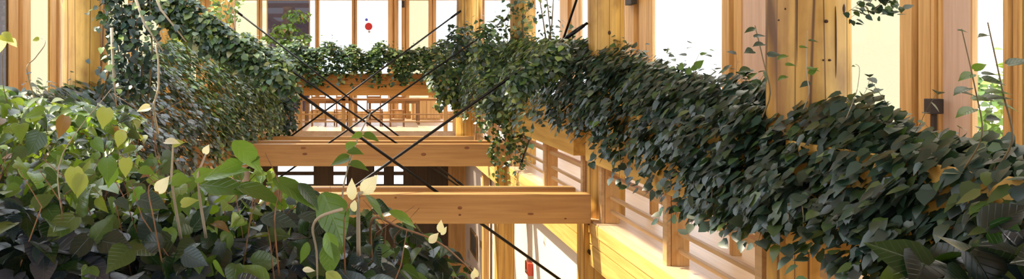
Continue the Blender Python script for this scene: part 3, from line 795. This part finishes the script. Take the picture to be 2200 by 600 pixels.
# right planter: height of the mound above the eye line, by distance
rt = interp([(2.5, -.32), (3.5, -.27), (4.4, -.23), (5.0, -.20), (5.9, -.10), (7.1, -.04), (8.2, .08), (9.8, .26), (11, .36), (13, .42), (14.7, .48), (20, .5)])
rbot = interp([(2.5, .55), (3.4, .62), (4.3, .72), (5.2, .60), (6.6, .58), (7.7, .72), (9, .90), (11, 1.0), (13, .95), (20, .8)])
def prof_r(d):
    t = EYE + rt(d) - .03 + .05 * wav(d * 1.1, d * .37, 1.); b = rbot(d)
    return [(3.05, t - .28), (2.92, t - .06), (2.70, t), (2.46, t - .09), (2.30, t - .34), (2.22, (t + b) / 2), (2.24, b)]
segs = [(2.5, 4.0, 'dark ivy nearest on the right, spilling over the planter at the picture edge'),
        (4.0, 5.5, 'ivy cascading before the thick near log on the right'),
        (5.5, 7.2, 'ivy just beyond the thick near log, hanging down to the rail post'),
        (7.2, 9.0, 'ivy mound below the wide white window on the right'),
        (9.0, 11.0, 'ivy at the foot of the second right hand log'),
        (11.0, 13.2, 'ivy over the far right planter with yellow wood showing through'),
        (13.2, 16.0, 'ivy around the foot of the vine covered log on the right'),
        (16.0, 20.2, 'ivy at the far right corner below the slim log')]
for i, (a, b, lb) in enumerate(segs):
    pl = Plant('ivy_plant', (2.68, (a + b) / 2, 1.2), lb, 'ivy', 'ivy plants along the right planters')
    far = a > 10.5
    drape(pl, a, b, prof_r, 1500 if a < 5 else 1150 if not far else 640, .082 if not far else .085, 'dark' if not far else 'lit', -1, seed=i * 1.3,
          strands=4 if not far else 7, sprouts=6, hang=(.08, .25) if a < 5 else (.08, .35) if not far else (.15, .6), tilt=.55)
    pl.done()

# left planter
lt = interp([(3, -.30), (5, -.22), (7, -.18), (10.5, -.15), (12.5, .12), (14.7, .58), (18.7, .85), (21, .75)])
def prof_l(d):
    t = EYE + lt(d) - .05 + .05 * wav(d * .9, d * .4, 2.); w = .10 + .05 * max(0, d - 9) 
    b = .15 if d < 15 else .15 + (d - 15) * .03
    return [(-3.5, t - .35), (-3.3, t - .08), (-3.0, t), (-2.72, t - .12), (-2.50 + w * .3, t - .42), (-2.36 + w, (t + b) / 2), (-2.38 + w, b)]
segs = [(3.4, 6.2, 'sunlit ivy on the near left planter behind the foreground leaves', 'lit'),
        (6.2, 9.6, 'ivy with wind-swept leaves on the left planter below the sunlit log', 'grey_sheen'),
        (9.6, 12.6, 'dense ivy on the left planter just beyond the sunlit log', 'grey_sheen'),
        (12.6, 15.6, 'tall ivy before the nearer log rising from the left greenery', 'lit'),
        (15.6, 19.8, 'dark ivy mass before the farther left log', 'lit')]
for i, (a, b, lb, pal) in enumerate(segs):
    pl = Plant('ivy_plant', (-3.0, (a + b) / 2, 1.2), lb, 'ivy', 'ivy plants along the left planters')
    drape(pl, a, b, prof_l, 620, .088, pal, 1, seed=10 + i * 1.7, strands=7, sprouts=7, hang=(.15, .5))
    pl.done()

# back planter
def prof_b(x):
    t = EYE + .56 + .10 * wav(x * 1.4, x * .5, 4.); b = 1.18
    return [(23.5, t - .35), (23.3, t - .08), (23.1, t), (22.85, t - .1), (22.7, t - .38), (22.66, (t + b) / 2), (22.7, b)]
for i, (a, b, lb) in enumerate([(-2.9, -1.3, 'ivy on the left third of the back planter below the dark window'), (-1.3, .4, 'ivy on the middle of the back planter below the red ornament'), (.4, 2.45, 'ivy on the right third of the back planter')]):
    pl = Plant('ivy_plant', ((a + b) / 2, 23.1, 1.45), lb, 'ivy', 'ivy plants along the back planter')
    drape(pl, a, b, prof_b, 950, .10, 'lit', -1, axis='X', seed=20 + i, strands=6, sprouts=8, hang=(.1, .35)); pl.done()

def blob(pl, c, r, n, size, pal, lo=.55, up=.7, toward=(0, -.35, 0)):
    v = nrm(RNG.normal(0, 1, (n, 3))); rad = RNG.uniform(lo, 1.05, (n, 1)) * (1 + .18 * wav(v[:, 0:1] * 2.2, v[:, 2:3] * 2.2, c[0]))
    C = np.array(c) + v * rad * np.array(r)
    N = v * .5 + np.array([0, 0, up]) + np.array(toward) + RNG.normal(0, .3, (n, 3)); T = v * .6 + np.array([0, 0, -.5]) + RNG.normal(0, .5, (n, 3))
    pl.add(C, N, T, RNG.uniform(.7, 1.25, n) * size, colours(n, pal))
def vine(pl, pts, n, spread, size, pal, r=.012):
    """leaves scattered round a climbing or hanging stem"""
    pts = [Vector(p) for p in pts]; pl.strand(pts, r, 6)
    P_ = np.array([tuple(p) for p in pts]); sg = np.linalg.norm(np.diff(P_, axis=0), axis=1); cs = np.concatenate([[0], np.cumsum(sg)])
    q = RNG.uniform(0, cs[-1], n); C = np.stack([np.interp(q, cs, P_[:, i]) for i in range(3)], 1) + RNG.normal(0, 1, (n, 3)) * np.array(spread)
    pl.add(C, np.array([0, -.5, .7]) + RNG.normal(0, .4, (n, 3)), np.array([0, 0, -.7]) + RNG.normal(0, .5, (n, 3)), RNG.uniform(.6, 1.2, n) * size, colours(n, pal))

# back left corner mass hanging down
pl = Plant('ivy_plant', (-2.3, 20.5, .1), 'bushy dark ivy hanging in the back left corner above the beams', 'ivy', 'ivy plants along the left planters')
blob(pl, (-2.25, 20.6, 1.55), (.75, .8, .62), 1700, .10, 'lit'); blob(pl, (-1.95, 20.6, .75), (.50, .55, .72), 1300, .10, 'dark'); blob(pl, (-2.6, 19.3, .5), (.4, .6, .6), 700, .10, 'dark')
vine(pl, [(-2.9, 20.6, 0), (-2.7, 20.6, .9), (-2.2, 20.6, 1.6)], 30, (.1, .1, .1), .09, 'lit'); pl.done()
# right corner masses
pl = Plant('ivy_plant', (2.1, 19.5, .9), 'bushy ivy in the far right corner with pale light behind it', 'ivy', 'ivy plants along the right planters')
blob(pl, (2.05, 20.0, 1.45), (.55, .6, .72), 1300, .10, 'lit'); blob(pl, (2.15, 19.0, 2.25), (.30, .4, .38), 450, .09, 'dark')
vine(pl, [(2.5, 20.0, .7), (2.3, 20.0, 1.2), (2.1, 19.8, 2.3)], 40, (.1, .1, .1), .09, 'lit'); pl.done()
# vine climbing the log at the far cross beam
pl = Plant('climbing_vine', (2.6, 15.1, 1.3), 'vine climbing the left side of the log at the far beam', 'vine')
for k in range(4):
    x0 = 2.45 + .13 * k
    vine(pl, [(x0, 15.05, 1.2), (x0 - .05, 15.1, 2.0), (x0 + RNG.uniform(-.2, .1), 15.1, 2.5), (x0 + RNG.uniform(-.1, .2), 15.1, 2.95)], 75, (.10, .08, .1), .085, 'lit', .010)
blob(pl, (2.15, 14.9, 1.95), (.28, .3, .60), 620, .085, 'lit'); pl.done()
# strands hanging from it over the beam
pl = Plant('hanging_vine', (2.2, 14.6, 1.2), 'loose vine strands hanging over the right end of the far beam', 'vine')
for k in range(13):
    x0 = 2.0 + RNG.uniform(-.05, .75); zz = RNG.uniform(-.1, .7) if k > 3 else RNG.uniform(-.35, .0)
    vine(pl, [(x0, 14.5, 1.5), (x0 + RNG.uniform(-.05, .05), 14.4, (1.5 + zz) / 2), (x0 + RNG.uniform(-.1, .1), 14.4, zz)], int(30 + 20 * (1.2 - zz)), (.045, .05, .03), .08, 'lit', .004)
blob(pl, (2.25, 14.2, 1.25), (.35, .5, .5), 700, .085, 'lit'); pl.done()
# rising vine between the logs at x 1150-1200
pl = Plant('climbing_vine', (2.95, 13.0, 1.5), 'thin bare-stemmed vine rising before the white window right of the vine covered log', 'vine')
for k, (xa, xb) in enumerate(((1178, 1150), (1186, 1168), (1172, 1192))):
    vine(pl, [P(xa, 120, 13.3), P((xa + xb) / 2 + 4, 50, 13.3), P(xb, -60, 13.3)], 26, (.09, .08, .1), .075, 'dark', .016)
pl.done()
# climbing vine on the left sunlit log
pl = Plant('climbing_vine', (-2.8, 9.5, 1.3), 'thick dark vine hanging down beside the sunlit left log', 'vine')
for k in range(7):
    px = 235 + 16 * k
    vine(pl, [P(px - 10 + RNG.uniform(-8, 8), 210, 9.4), P(px + RNG.uniform(-14, 14), 110, 9.4), P(px - 25 + RNG.uniform(-10, 25), 30, 9.4), P(px - 30 + RNG.uniform(-10, 20), -90, 9.4)], 120, (.075, .10, .1), .088, 'dark', .012)
pl.done()
pl = Plant('climbing_vine', (-2.8, 10.6, 1.6), 'pale woody vine stems slanting above the left ivy', 'vine')
for a, b, c in (((285, -20), (310, 50), (350, 110)), ((330, -20), (345, 20), (400, 90)), ((240, 60), (243, 150), (250, 230))):
    vine(pl, [P(*a, 9.0), P(*b, 9.0), P(*c, 9.0)], 16, (.05, .05, .05), .08, 'lit', .018)
pl.done(stem='stempale')
pl = Plant('climbing_vine', (-2.6, 18.6, 2.3), 'yellow-green vine around the farther left log top', 'vine')
for k in range(5):
    px = 455 + 14 * k; vine(pl, [P(px, 90, 18.3), P(px - 12, 40, 18.3), P(px + 4, -30, 18.3)], 45, (.10, .1, .1), .095, 'lime', .01)
pl.done()
pl = Plant('climbing_vine', line_pt(420, 640, 200, .713, 9.8), 'dense ivy creeping along the upper left brace rod', 'vine')
for px in np.arange(330, 625, 14):
    c = line_pt(px, 640, 200, .713, 9.66); k = (640 - px) / 300; blob(pl, (c.x, c.y, c.z - .04 * k), (.10 + .05 * k, .14, .13 + .14 * k), int(50 + 130 * k), .075, 'lit')
pl.strand([line_pt(p, 640, 200, .713, 9.84) for p in (300, 380, 460, 540, 640)], .008, 6)
pl.done()
pl = Plant('climbing_vine', line_pt(560, 630, 155, .69, 15.4), 'ivy wrapped round the upper end of the thin far brace rod', 'vine')
for px in np.arange(525, 622, 9):
    c = line_pt(px, 630, 155, .69, 15.3); blob(pl, (c.x, c.y, c.z - .06), (.15, .15, .20), 75, .085, 'lit')
pl.strand([line_pt(p, 630, 155, .69, 15.5) for p in (520, 570, 625)], .008, 6)
pl.done()
pl = Plant('climbing_vine', line_pt(1150, 1105, 160, -.705, 9.9), 'ivy creeping along the brace rod toward the second right log', 'vine')
for px in np.arange(1112, 1205, 10):
    c = line_pt(px, 1105, 160, -.705, 9.82); k = (px - 1100) / 100; blob(pl, (c.x, c.y, c.z - .16), (.12, .12, .18), int(60 + 40 * k), .075, 'lit')
pl.strand([line_pt(p, 1105, 160, -.705, 9.9) for p in (1110, 1160, 1210)], .008, 6)
pl.done()
# spray hanging from above right of the thick log
pl = Plant('hanging_vine', P(1900, -30, 5.0), 'dark leafy spray hanging from above right of the thick log', 'vine')
for a in (((1895, -30), (1870, 5), (1828, 38)), ((1900, -30), (1890, 10), (1862, 36)), ((1915, -30), (1925, -5), (1938, 30)), ((1890, -30), (1905, 5), (1912, 22)), ((1880, -30), (1860, 0), (1822, 25))):
    vine(pl, [P(a[0][0], a[0][1], 5.0), P(a[1][0], a[1][1], 4.98), P(a[2][0], a[2][1], 4.95)], 17, (.016, .03, .014), .048, 'dark', .0022)
pl.done()

# ------------------------------------------------------------------ foreground masses
def carpet(pl, n, xr, yr, top, size, pal, thick, nz=(0, -.45, .8), jit=.35, kind=None, tip=(.1, -.6, -.3)):
    x = RNG.uniform(*xr, n); y = RNG.uniform(*yr, n); z = np.array([top(a, b) for a, b in zip(x, y)]) - np.abs(RNG.normal(0, 1, n)) * thick + .03 * wav(x * 3, y * 3)
    pl.add(np.stack([x, y, z], 1), np.array(nz) + RNG.normal(0, jit, (n, 3)), np.array(tip) + RNG.normal(0, .6, (n, 3)), RNG.uniform(.75, 1.25, n) * size, colours(n, pal))
# near mass: envelope given by where its top is seen
ntop = interp([(-1.3, 1.50), (-.94, 1.43), (-.6, 1.40), (-.33, 1.36), (-.2, 1.32), (-.09, 1.27), (.03, 1.25), (.15, 1.17), (.27, 1.08), (.45, .95)])
def near_top(x, y): return ntop(x * 2.25 / max(y, 1.6)) - .10 * max(0, 2.1 - y) - .05 * max(0, y - 2.5)
def near_plant(label, x0, x1, loc, pals, nbig):
    pl = Plant('broadleaf_creeper', loc, label, 'creeper', 'large-leaved creepers in front of the viewer')
    carpet(pl, int(nbig * .85), (x0, x1), (1.9, 2.9), lambda a, b: near_top(a, b) - .07, .072, pals[0], .12, jit=.5)
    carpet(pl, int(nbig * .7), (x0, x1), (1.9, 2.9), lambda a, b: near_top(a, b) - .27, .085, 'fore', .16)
    carpet(pl, int(nbig * .40), (x0, x1), (2.1, 3.0), near_top, .052, pals[1], .06, jit=.6)
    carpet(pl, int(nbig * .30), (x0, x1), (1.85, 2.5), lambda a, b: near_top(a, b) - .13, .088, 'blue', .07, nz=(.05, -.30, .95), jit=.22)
    for k in range(int(nbig * .03)):
        x = RNG.uniform(x0, x1); y = RNG.uniform(1.9, 2.8); z = near_top(x, y)
        a = Vector((x, y, z - .25)); b = a + Vector((RNG.normal(0, .06), RNG.normal(0, .05), .22)); c = b + Vector((RNG.normal(0, .07), RNG.normal(0, .05), .08))
        pl.strand([a, b, c], .0022, 5)
    pl.done('heart', 'bigleaf', 'stemred')
near_plant('large-leaved creeper filling the lower left corner of the view', -1.35, -.62, (-1.0, 2.0, .8), ('fore', 'lime'), 900)
near_plant('large-leaved creeper left of the drooping pale shoot', -.62, -.2, (-.4, 2.0, .8), ('fore', 'lime'), 560)
near_plant('dark glossy creeper sloping down to the lower middle', -.2, .32, (.0, 2.0, .8), ('fore', 'fore'), 560)
# leaves in the middle distance on the left
pl = Plant('broadleaf_creeper', (-1.5, 4.0, .9), 'sunlit yellow-green creeper below the left window and log', 'creeper', 'large-leaved creepers in front of the viewer')
def mid_top(x, y): return 1.66 - .055 * (y - 3) - .16 * max(0, x + 1.9) ** 1.2 - .02
carpet(pl, 1700, (-2.8, -1.1), (2.8, 4.4), mid_top, .062, 'lime', .10, jit=.5); carpet(pl, 1300, (-2.8, -1.1), (3.0, 4.8), mid_top, .07, 'lit', .08, nz=(.3, -.1, .9), jit=.25)
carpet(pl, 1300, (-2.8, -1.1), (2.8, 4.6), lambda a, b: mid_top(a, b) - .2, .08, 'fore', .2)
for k in range(22):
    x, y = RNG.uniform(-2.7, -1.0), RNG.uniform(3, 5); z = mid_top(x, y); pl.strand([(x, y, z - .3), (x + RNG.normal(0, .05), y, z), (x + RNG.normal(0, .12), y, z + .10)], .0025, 5)
pl.done('heart', 'bigleaf', 'stemred')
# big dark leaves lower right
pl = Plant('broadleaf_creeper', (1.5, 2.0, .8), 'big dark leaves rising in the lower right corner', 'creeper', 'large-leaved creepers in front of the viewer')
def rtop(x, y): return .93 + .55 * max(0, x - 1.15) - .05 * (y - 2)
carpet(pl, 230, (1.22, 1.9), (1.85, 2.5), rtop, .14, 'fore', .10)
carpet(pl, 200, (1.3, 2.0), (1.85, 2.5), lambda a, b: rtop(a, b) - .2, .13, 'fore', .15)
pl.strand([(1.3, 2.0, .9), (1.45, 2.0, 1.15), (1.7, 2.0, 1.3)], .006, 6); pl.done('heart', 'bigleaf', 'stem')

# ------------------------------------------------------------------ single shoots, each with its own leaves
def shoot(label, pts, d, leaves, stem='stemred', r=.0016, kind='heart', name='leafy_shoot', rooted=True, group='young shoots standing above the creepers'):
    """pts: stem seen at these pixels at distance d; leaves: (px, py, length px, angle deg (0 = right, 90 = up), tilt, colour)"""
    W = [P(a, b, d + .04 * i) for i, (a, b) in enumerate(pts)]
    # the stem starts down inside the plants
    if rooted: W = [W[0] + Vector((0, .10, -.14))] + W
    e = empty(name, W[0], label, 'shoot', group)
    # smooth
    Q = []
    for i in range(len(W) - 1):
        p0, p1, p2, p3 = W[max(i - 1, 0)], W[i], W[i + 1], W[min(i + 2, len(W) - 1)]
        for t in (0, .25, .5, .75):
            Q.append(.5 * ((2 * p1) + (p2 - p0) * t + (2 * p0 - 5 * p1 + 4 * p2 - p3) * t * t + (3 * p1 - p0 - 3 * p2 + p3) * t ** 3))
    Q.append(W[-1]); bm = bmesh.new(); tube(bm, Q, [r * (1.2 - .6 * i / len(Q)) for i in range(len(Q))], 6); finish('stem', bm, M[stem], e, smooth=True)
    for (lx, ly, ln, ang, tilt, col) in leaves:
        b0 = P(lx, ly, d + .05); a = math.radians(ang)
        T = np.array([math.cos(a), -.35, math.sin(a)]); N = np.array([-math.sin(a) * math.sin(math.radians(tilt)), -math.cos(math.radians(tilt)), math.cos(a) * math.sin(math.radians(tilt))])
        if N[2] < 0: N = np.array([N[0], N[1], -N[2]])
        leaves_mesh('leaf', [tuple(b0)], [N], [T], [ln / F * d], [np.array(col)], kind, M['bigleaf'], e, curl=.8)
    return e
GL, GM, GD, YG, SUN_PALE, BRN = (.16, .30, .04), (.09, .18, .03), (.035, .075, .03), (.34, .40, .10), (.90, .90, .70), (.24, .13, .04)  # the near-white leaf tone has sunlight put into its colour
BLU = (.05, .085, .075)
shoot('shoot with broad bright green leaves pointing right above the near beam', [(590, 470), (600, 400), (570, 330)], 1.8,
      [(500, 305, 95, -30, 50, GL), (440, 385, 110, 28, 60, GL), (430, 400, 120, 8, 60, GM), (560, 340, 55, 170, 55, GM), (505, 400, 120, -5, 65, GM), (585, 385, 125, -18, 60, GM), (520, 350, 60, 200, 40, GL), (640, 395, 75, -35, 60, GD)], kind='lance')
shoot('shoot with long green leaves reaching over the nearest beam', [(740, 470), (760, 430), (790, 420)], 1.85,
      [(785, 420, 70, -38, 60, GM), (835, 455, 70, -15, 70, GL), (690, 415, 130, -52, 40, GM), (700, 470, 45, -60, 30, GL), (640, 465, 80, 5, 60, BLU), (560, 470, 90, 5, 60, BLU)], kind='lance')
shoot('slender shoot rising before the brace rods with a crown of small green leaves', [(735, 430), (745, 370), (768, 300), (795, 245)], 2.6,
      [(748, 325, 36, 5, 60, GM), (750, 340, 45, 168, 60, GM), (752, 352, 45, -5, 70, GM), (778, 290, 28, 180, 50, GL), (782, 290, 38, -8, 60, GM), (744, 318, 28, 40, 50, GL)], 'stempale', .003)
shoot('two pale cream leaves with sunlight painted in, standing upright at the far beam', [(770, 430), (775, 415), (790, 412)], 1.9,
      [(757, 430, 48, 97, 10, SUN_PALE), (778, 418, 55, 58, 15, SUN_PALE), (762, 455, 30, 100, 10, SUN_PALE)], 'stempale', .004, 'lance')
shoot('pale crooked shoot drooping down the lower middle', [(735, 450), (690, 465), (672, 490), (680, 540), (682, 610)], 1.8,
      [(705, 520, 80, -78, 20, GM), (700, 500, 70, -60, 30, GL), (650, 580, 28, 10, 40, SUN_PALE), (660, 520, 50, -100, 30, GM), (700, 585, 60, -30, 30, YG)], 'stempale', .0032, 'lance', rooted=False)
shoot('arching shoot with cream bracts coloured as sunlit over the lower floor', [(800, 470), (860, 490), (940, 520), (1000, 570), (1030, 605)], 2.3,
      [(945, 500, 28, 88, 10, SUN_PALE), (922, 522, 30, 50, 10, SUN_PALE), (948, 505, 22, 60, 10, SUN_PALE), (1015, 600, 24, 80, 10, SUN_PALE), (1025, 596, 22, 110, 10, SUN_PALE)], 'stemred', .0035, 'lance')
shoot('shoot with hanging yellow-green leaves in the left foreground', [(130, 440), (135, 330), (240, 190)], 2.0,
      [(228, 232, 48, -95, 15, YG), (262, 282, 38, -100, 15, YG), (140, 250, 52, -100, 20, BRN), (85, 285, 56, -110, 25, GD), (160, 360, 60, -85, 15, YG), (175, 375, 55, -95, 15, YG), (240, 360, 48, -90, 25, GL), (270, 340, 45, -85, 15, YG), (95, 240, 50, 170, 50, GL), (200, 300, 40, -40, 30, GM)], 'stempale')
shoot('shoot bearing a curled white leaf in the left foreground', [(330, 470), (320, 400), (355, 385)], 1.85,
      [(340, 412, 42, 62, 15, SUN_PALE), (300, 430, 70, 0, 60, BLU), (250, 430, 40, -20, 60, BLU), (370, 390, 45, 20, 50, GL), (420, 385, 50, 40, 40, GL), (390, 440, 40, 30, 40, YG), (230, 340, 55, -80, 20, GM), (300, 365, 38, 0, 50, GL)], 'stemred')
shoot('upright pale shoot with white tip beside the curled white leaf', [(370, 400), (370, 350), (372, 305)], 1.95,
      [(355, 305, 36, 10, 60, SUN_PALE), (372, 312, 28, 30, 50, YG)], 'stempale', .003)
shoot('thin shoot with pale bud left of the bright broad leaves', [(425, 390), (435, 350), (448, 318)], 1.9, [(440, 330, 22, 70, 10, SUN_PALE)], 'stempale', .003)
shoot('curved dry shoot before the left window', [(58, 150), (75, 125), (95, 98), (95, 85), (88, 82)], 3.6, [(84, 84, 16, 180, 30, YG)], 'stempale', .003)
shoot('pale green drooping leaf at the left picture edge', [(8, 190), (5, 130), (10, 80)], 3.2, [(2, 75, 34, -15, 40, YG), (4, 80, 40, -100, 10, SUN_PALE), (20, 85, 24, -30, 40, SUN_PALE)], 'stem')
shoot('hooked dry shoot above the left ivy', [(330, 230), (340, 190), (340, 130), (335, 98), (343, 96)], 4.5, [(322, 230, 30, 200, 40, SUN_PALE)], 'stempale', .006)
shoot('leaning shoot with flat leaves before the far right window', [(2175, 300), (2155, 200), (2122, 48)], 3.4,
      [(2122, 76, 30, 185, 70, GD), (2110, 160, 32, 10, 70, GD), (2113, 172, 45, 0, 65, GD), (2165, 140, 50, 25, 70, GD), (2120, 200, 50, 10, 70, GM), (2110, 215, 60, 15, 75, GD), (2145, 225, 45, -10, 70, GM)], 'stem', .004)
shoot('thin shoot with sparse leaves before the pinkish panel', [(2110, 290), (2095, 190), (2066, 62)], 3.4,
      [(2058, 66, 22, 0, 70, GD), (2090, 160, 40, 170, 70, GM), (2080, 190, 42, 170, 75, GD), (2060, 200, 40, 0, 70, GD), (2090, 215, 45, 10, 70, GM), (2092, 235, 50, 170, 70, GM), (2092, 150, 30, 40, 50, GL)], 'stem', .003)
shoot('upright sprig before the thick near log on the right', [(1738, 200), (1732, 150), (1735, 65)], 4.95,
      [(1738, 88, 20, 5, 70, GD), (1718, 102, 18, 10, 70, GM), (1690, 120, 26, 170, 70, GM), (1688, 140, 22, 10, 70, GM), (1735, 148, 26, 0, 70, GM), (1690, 165, 24, 170, 70, GM), (1740, 178, 24, 160, 60, BLU), (1740, 160, 22, 60, 60, GM)], 'stempale', .003)
shoot('blue-green sprig left of the thick near log', [(1655, 200), (1640, 130), (1622, 55)], 4.9,
      [(1622, 62, 26, 170, 60, GD), (1620, 80, 24, 20, 70, BLU), (1640, 95, 30, 190, 60, BLU), (1618, 110, 30, 200, 60, BLU), (1650, 120, 28, 20, 60, BLU), (1612, 150, 36, 195, 60, GD), (1640, 155, 26, -60, 40, GD)], 'stem', .004)
shoot('leafy sprig in front of the wide white window', [(1500, 190), (1490, 150), (1505, 110)], 6.8,
      [(1495, 145, 24, 60, 50, GM), (1492, 152, 20, 120, 50, GM), (1480, 160, 20, 110, 40, GM), (1462, 150, 18, 90, 30, GM), (1505, 118, 16, 30, 60, GM), (1450, 145, 14, 180, 60, GM), (1525, 108, 12, 0, 70, GM)], 'stem', .003)
shoot('hooked dry tendril before the cream window right of the thick log', [(1838, 205), (1845, 170), (1846, 145), (1838, 138)], 4.5, [(1836, 142, 10, 200, 60, GM)], 'stempale', .002)

# plant behind the dark window
e = Plant('potted_tree', (P2(620, 27.6), 27.6, 0), 'yellow-green potted tree before the dark far window', 'plant')
for dx, zz, n in ((-.1, 2.9, 150), (.25, 3.3, 130), (.0, 2.35, 170), (-.35, 2.6, 90), (.35, 2.6, 90)):
    blob(e, (P2(620, 27.6) + dx, 27.6, zz), (.42, .4, .16), n, .12, 'lime')
e.strand([(P2(620, 27.6), 27.6, .45), (P2(622, 27.6), 27.6, 1.8), (P2(617, 27.6), 27.6, 3.3)], .04, 8)
root = e.done()
bm = bmesh.new(); tube(bm, [(P2(620, 27.6), 27.6, 0), (P2(620, 27.6), 27.6, .45)], [.17, .24], 20); finish('pot', bm, M['terracotta'], root)

sh = Plant('garden_shrub', (9.0, 12.6, -1.5), 'green garden shrub outside the far right window', 'shrub')
blob(sh, (8.9, 12.6, 1.05), (.7, .9, .75), 700, .13, 'lime'); blob(sh, (9.0, 12.6, 0), (.7, .9, .8), 500, .13, 'lit')
sh.strand([(9, 12.6, -2.0), (8.95, 12.6, -.5), (8.9, 12.6, .9)], .05, 8)
sh.done()
o = box('floor_outdoors', 5.5, 17, 0, 40, -2.1, -2.0, M['asphalt']); o['kind'] = 'structure'
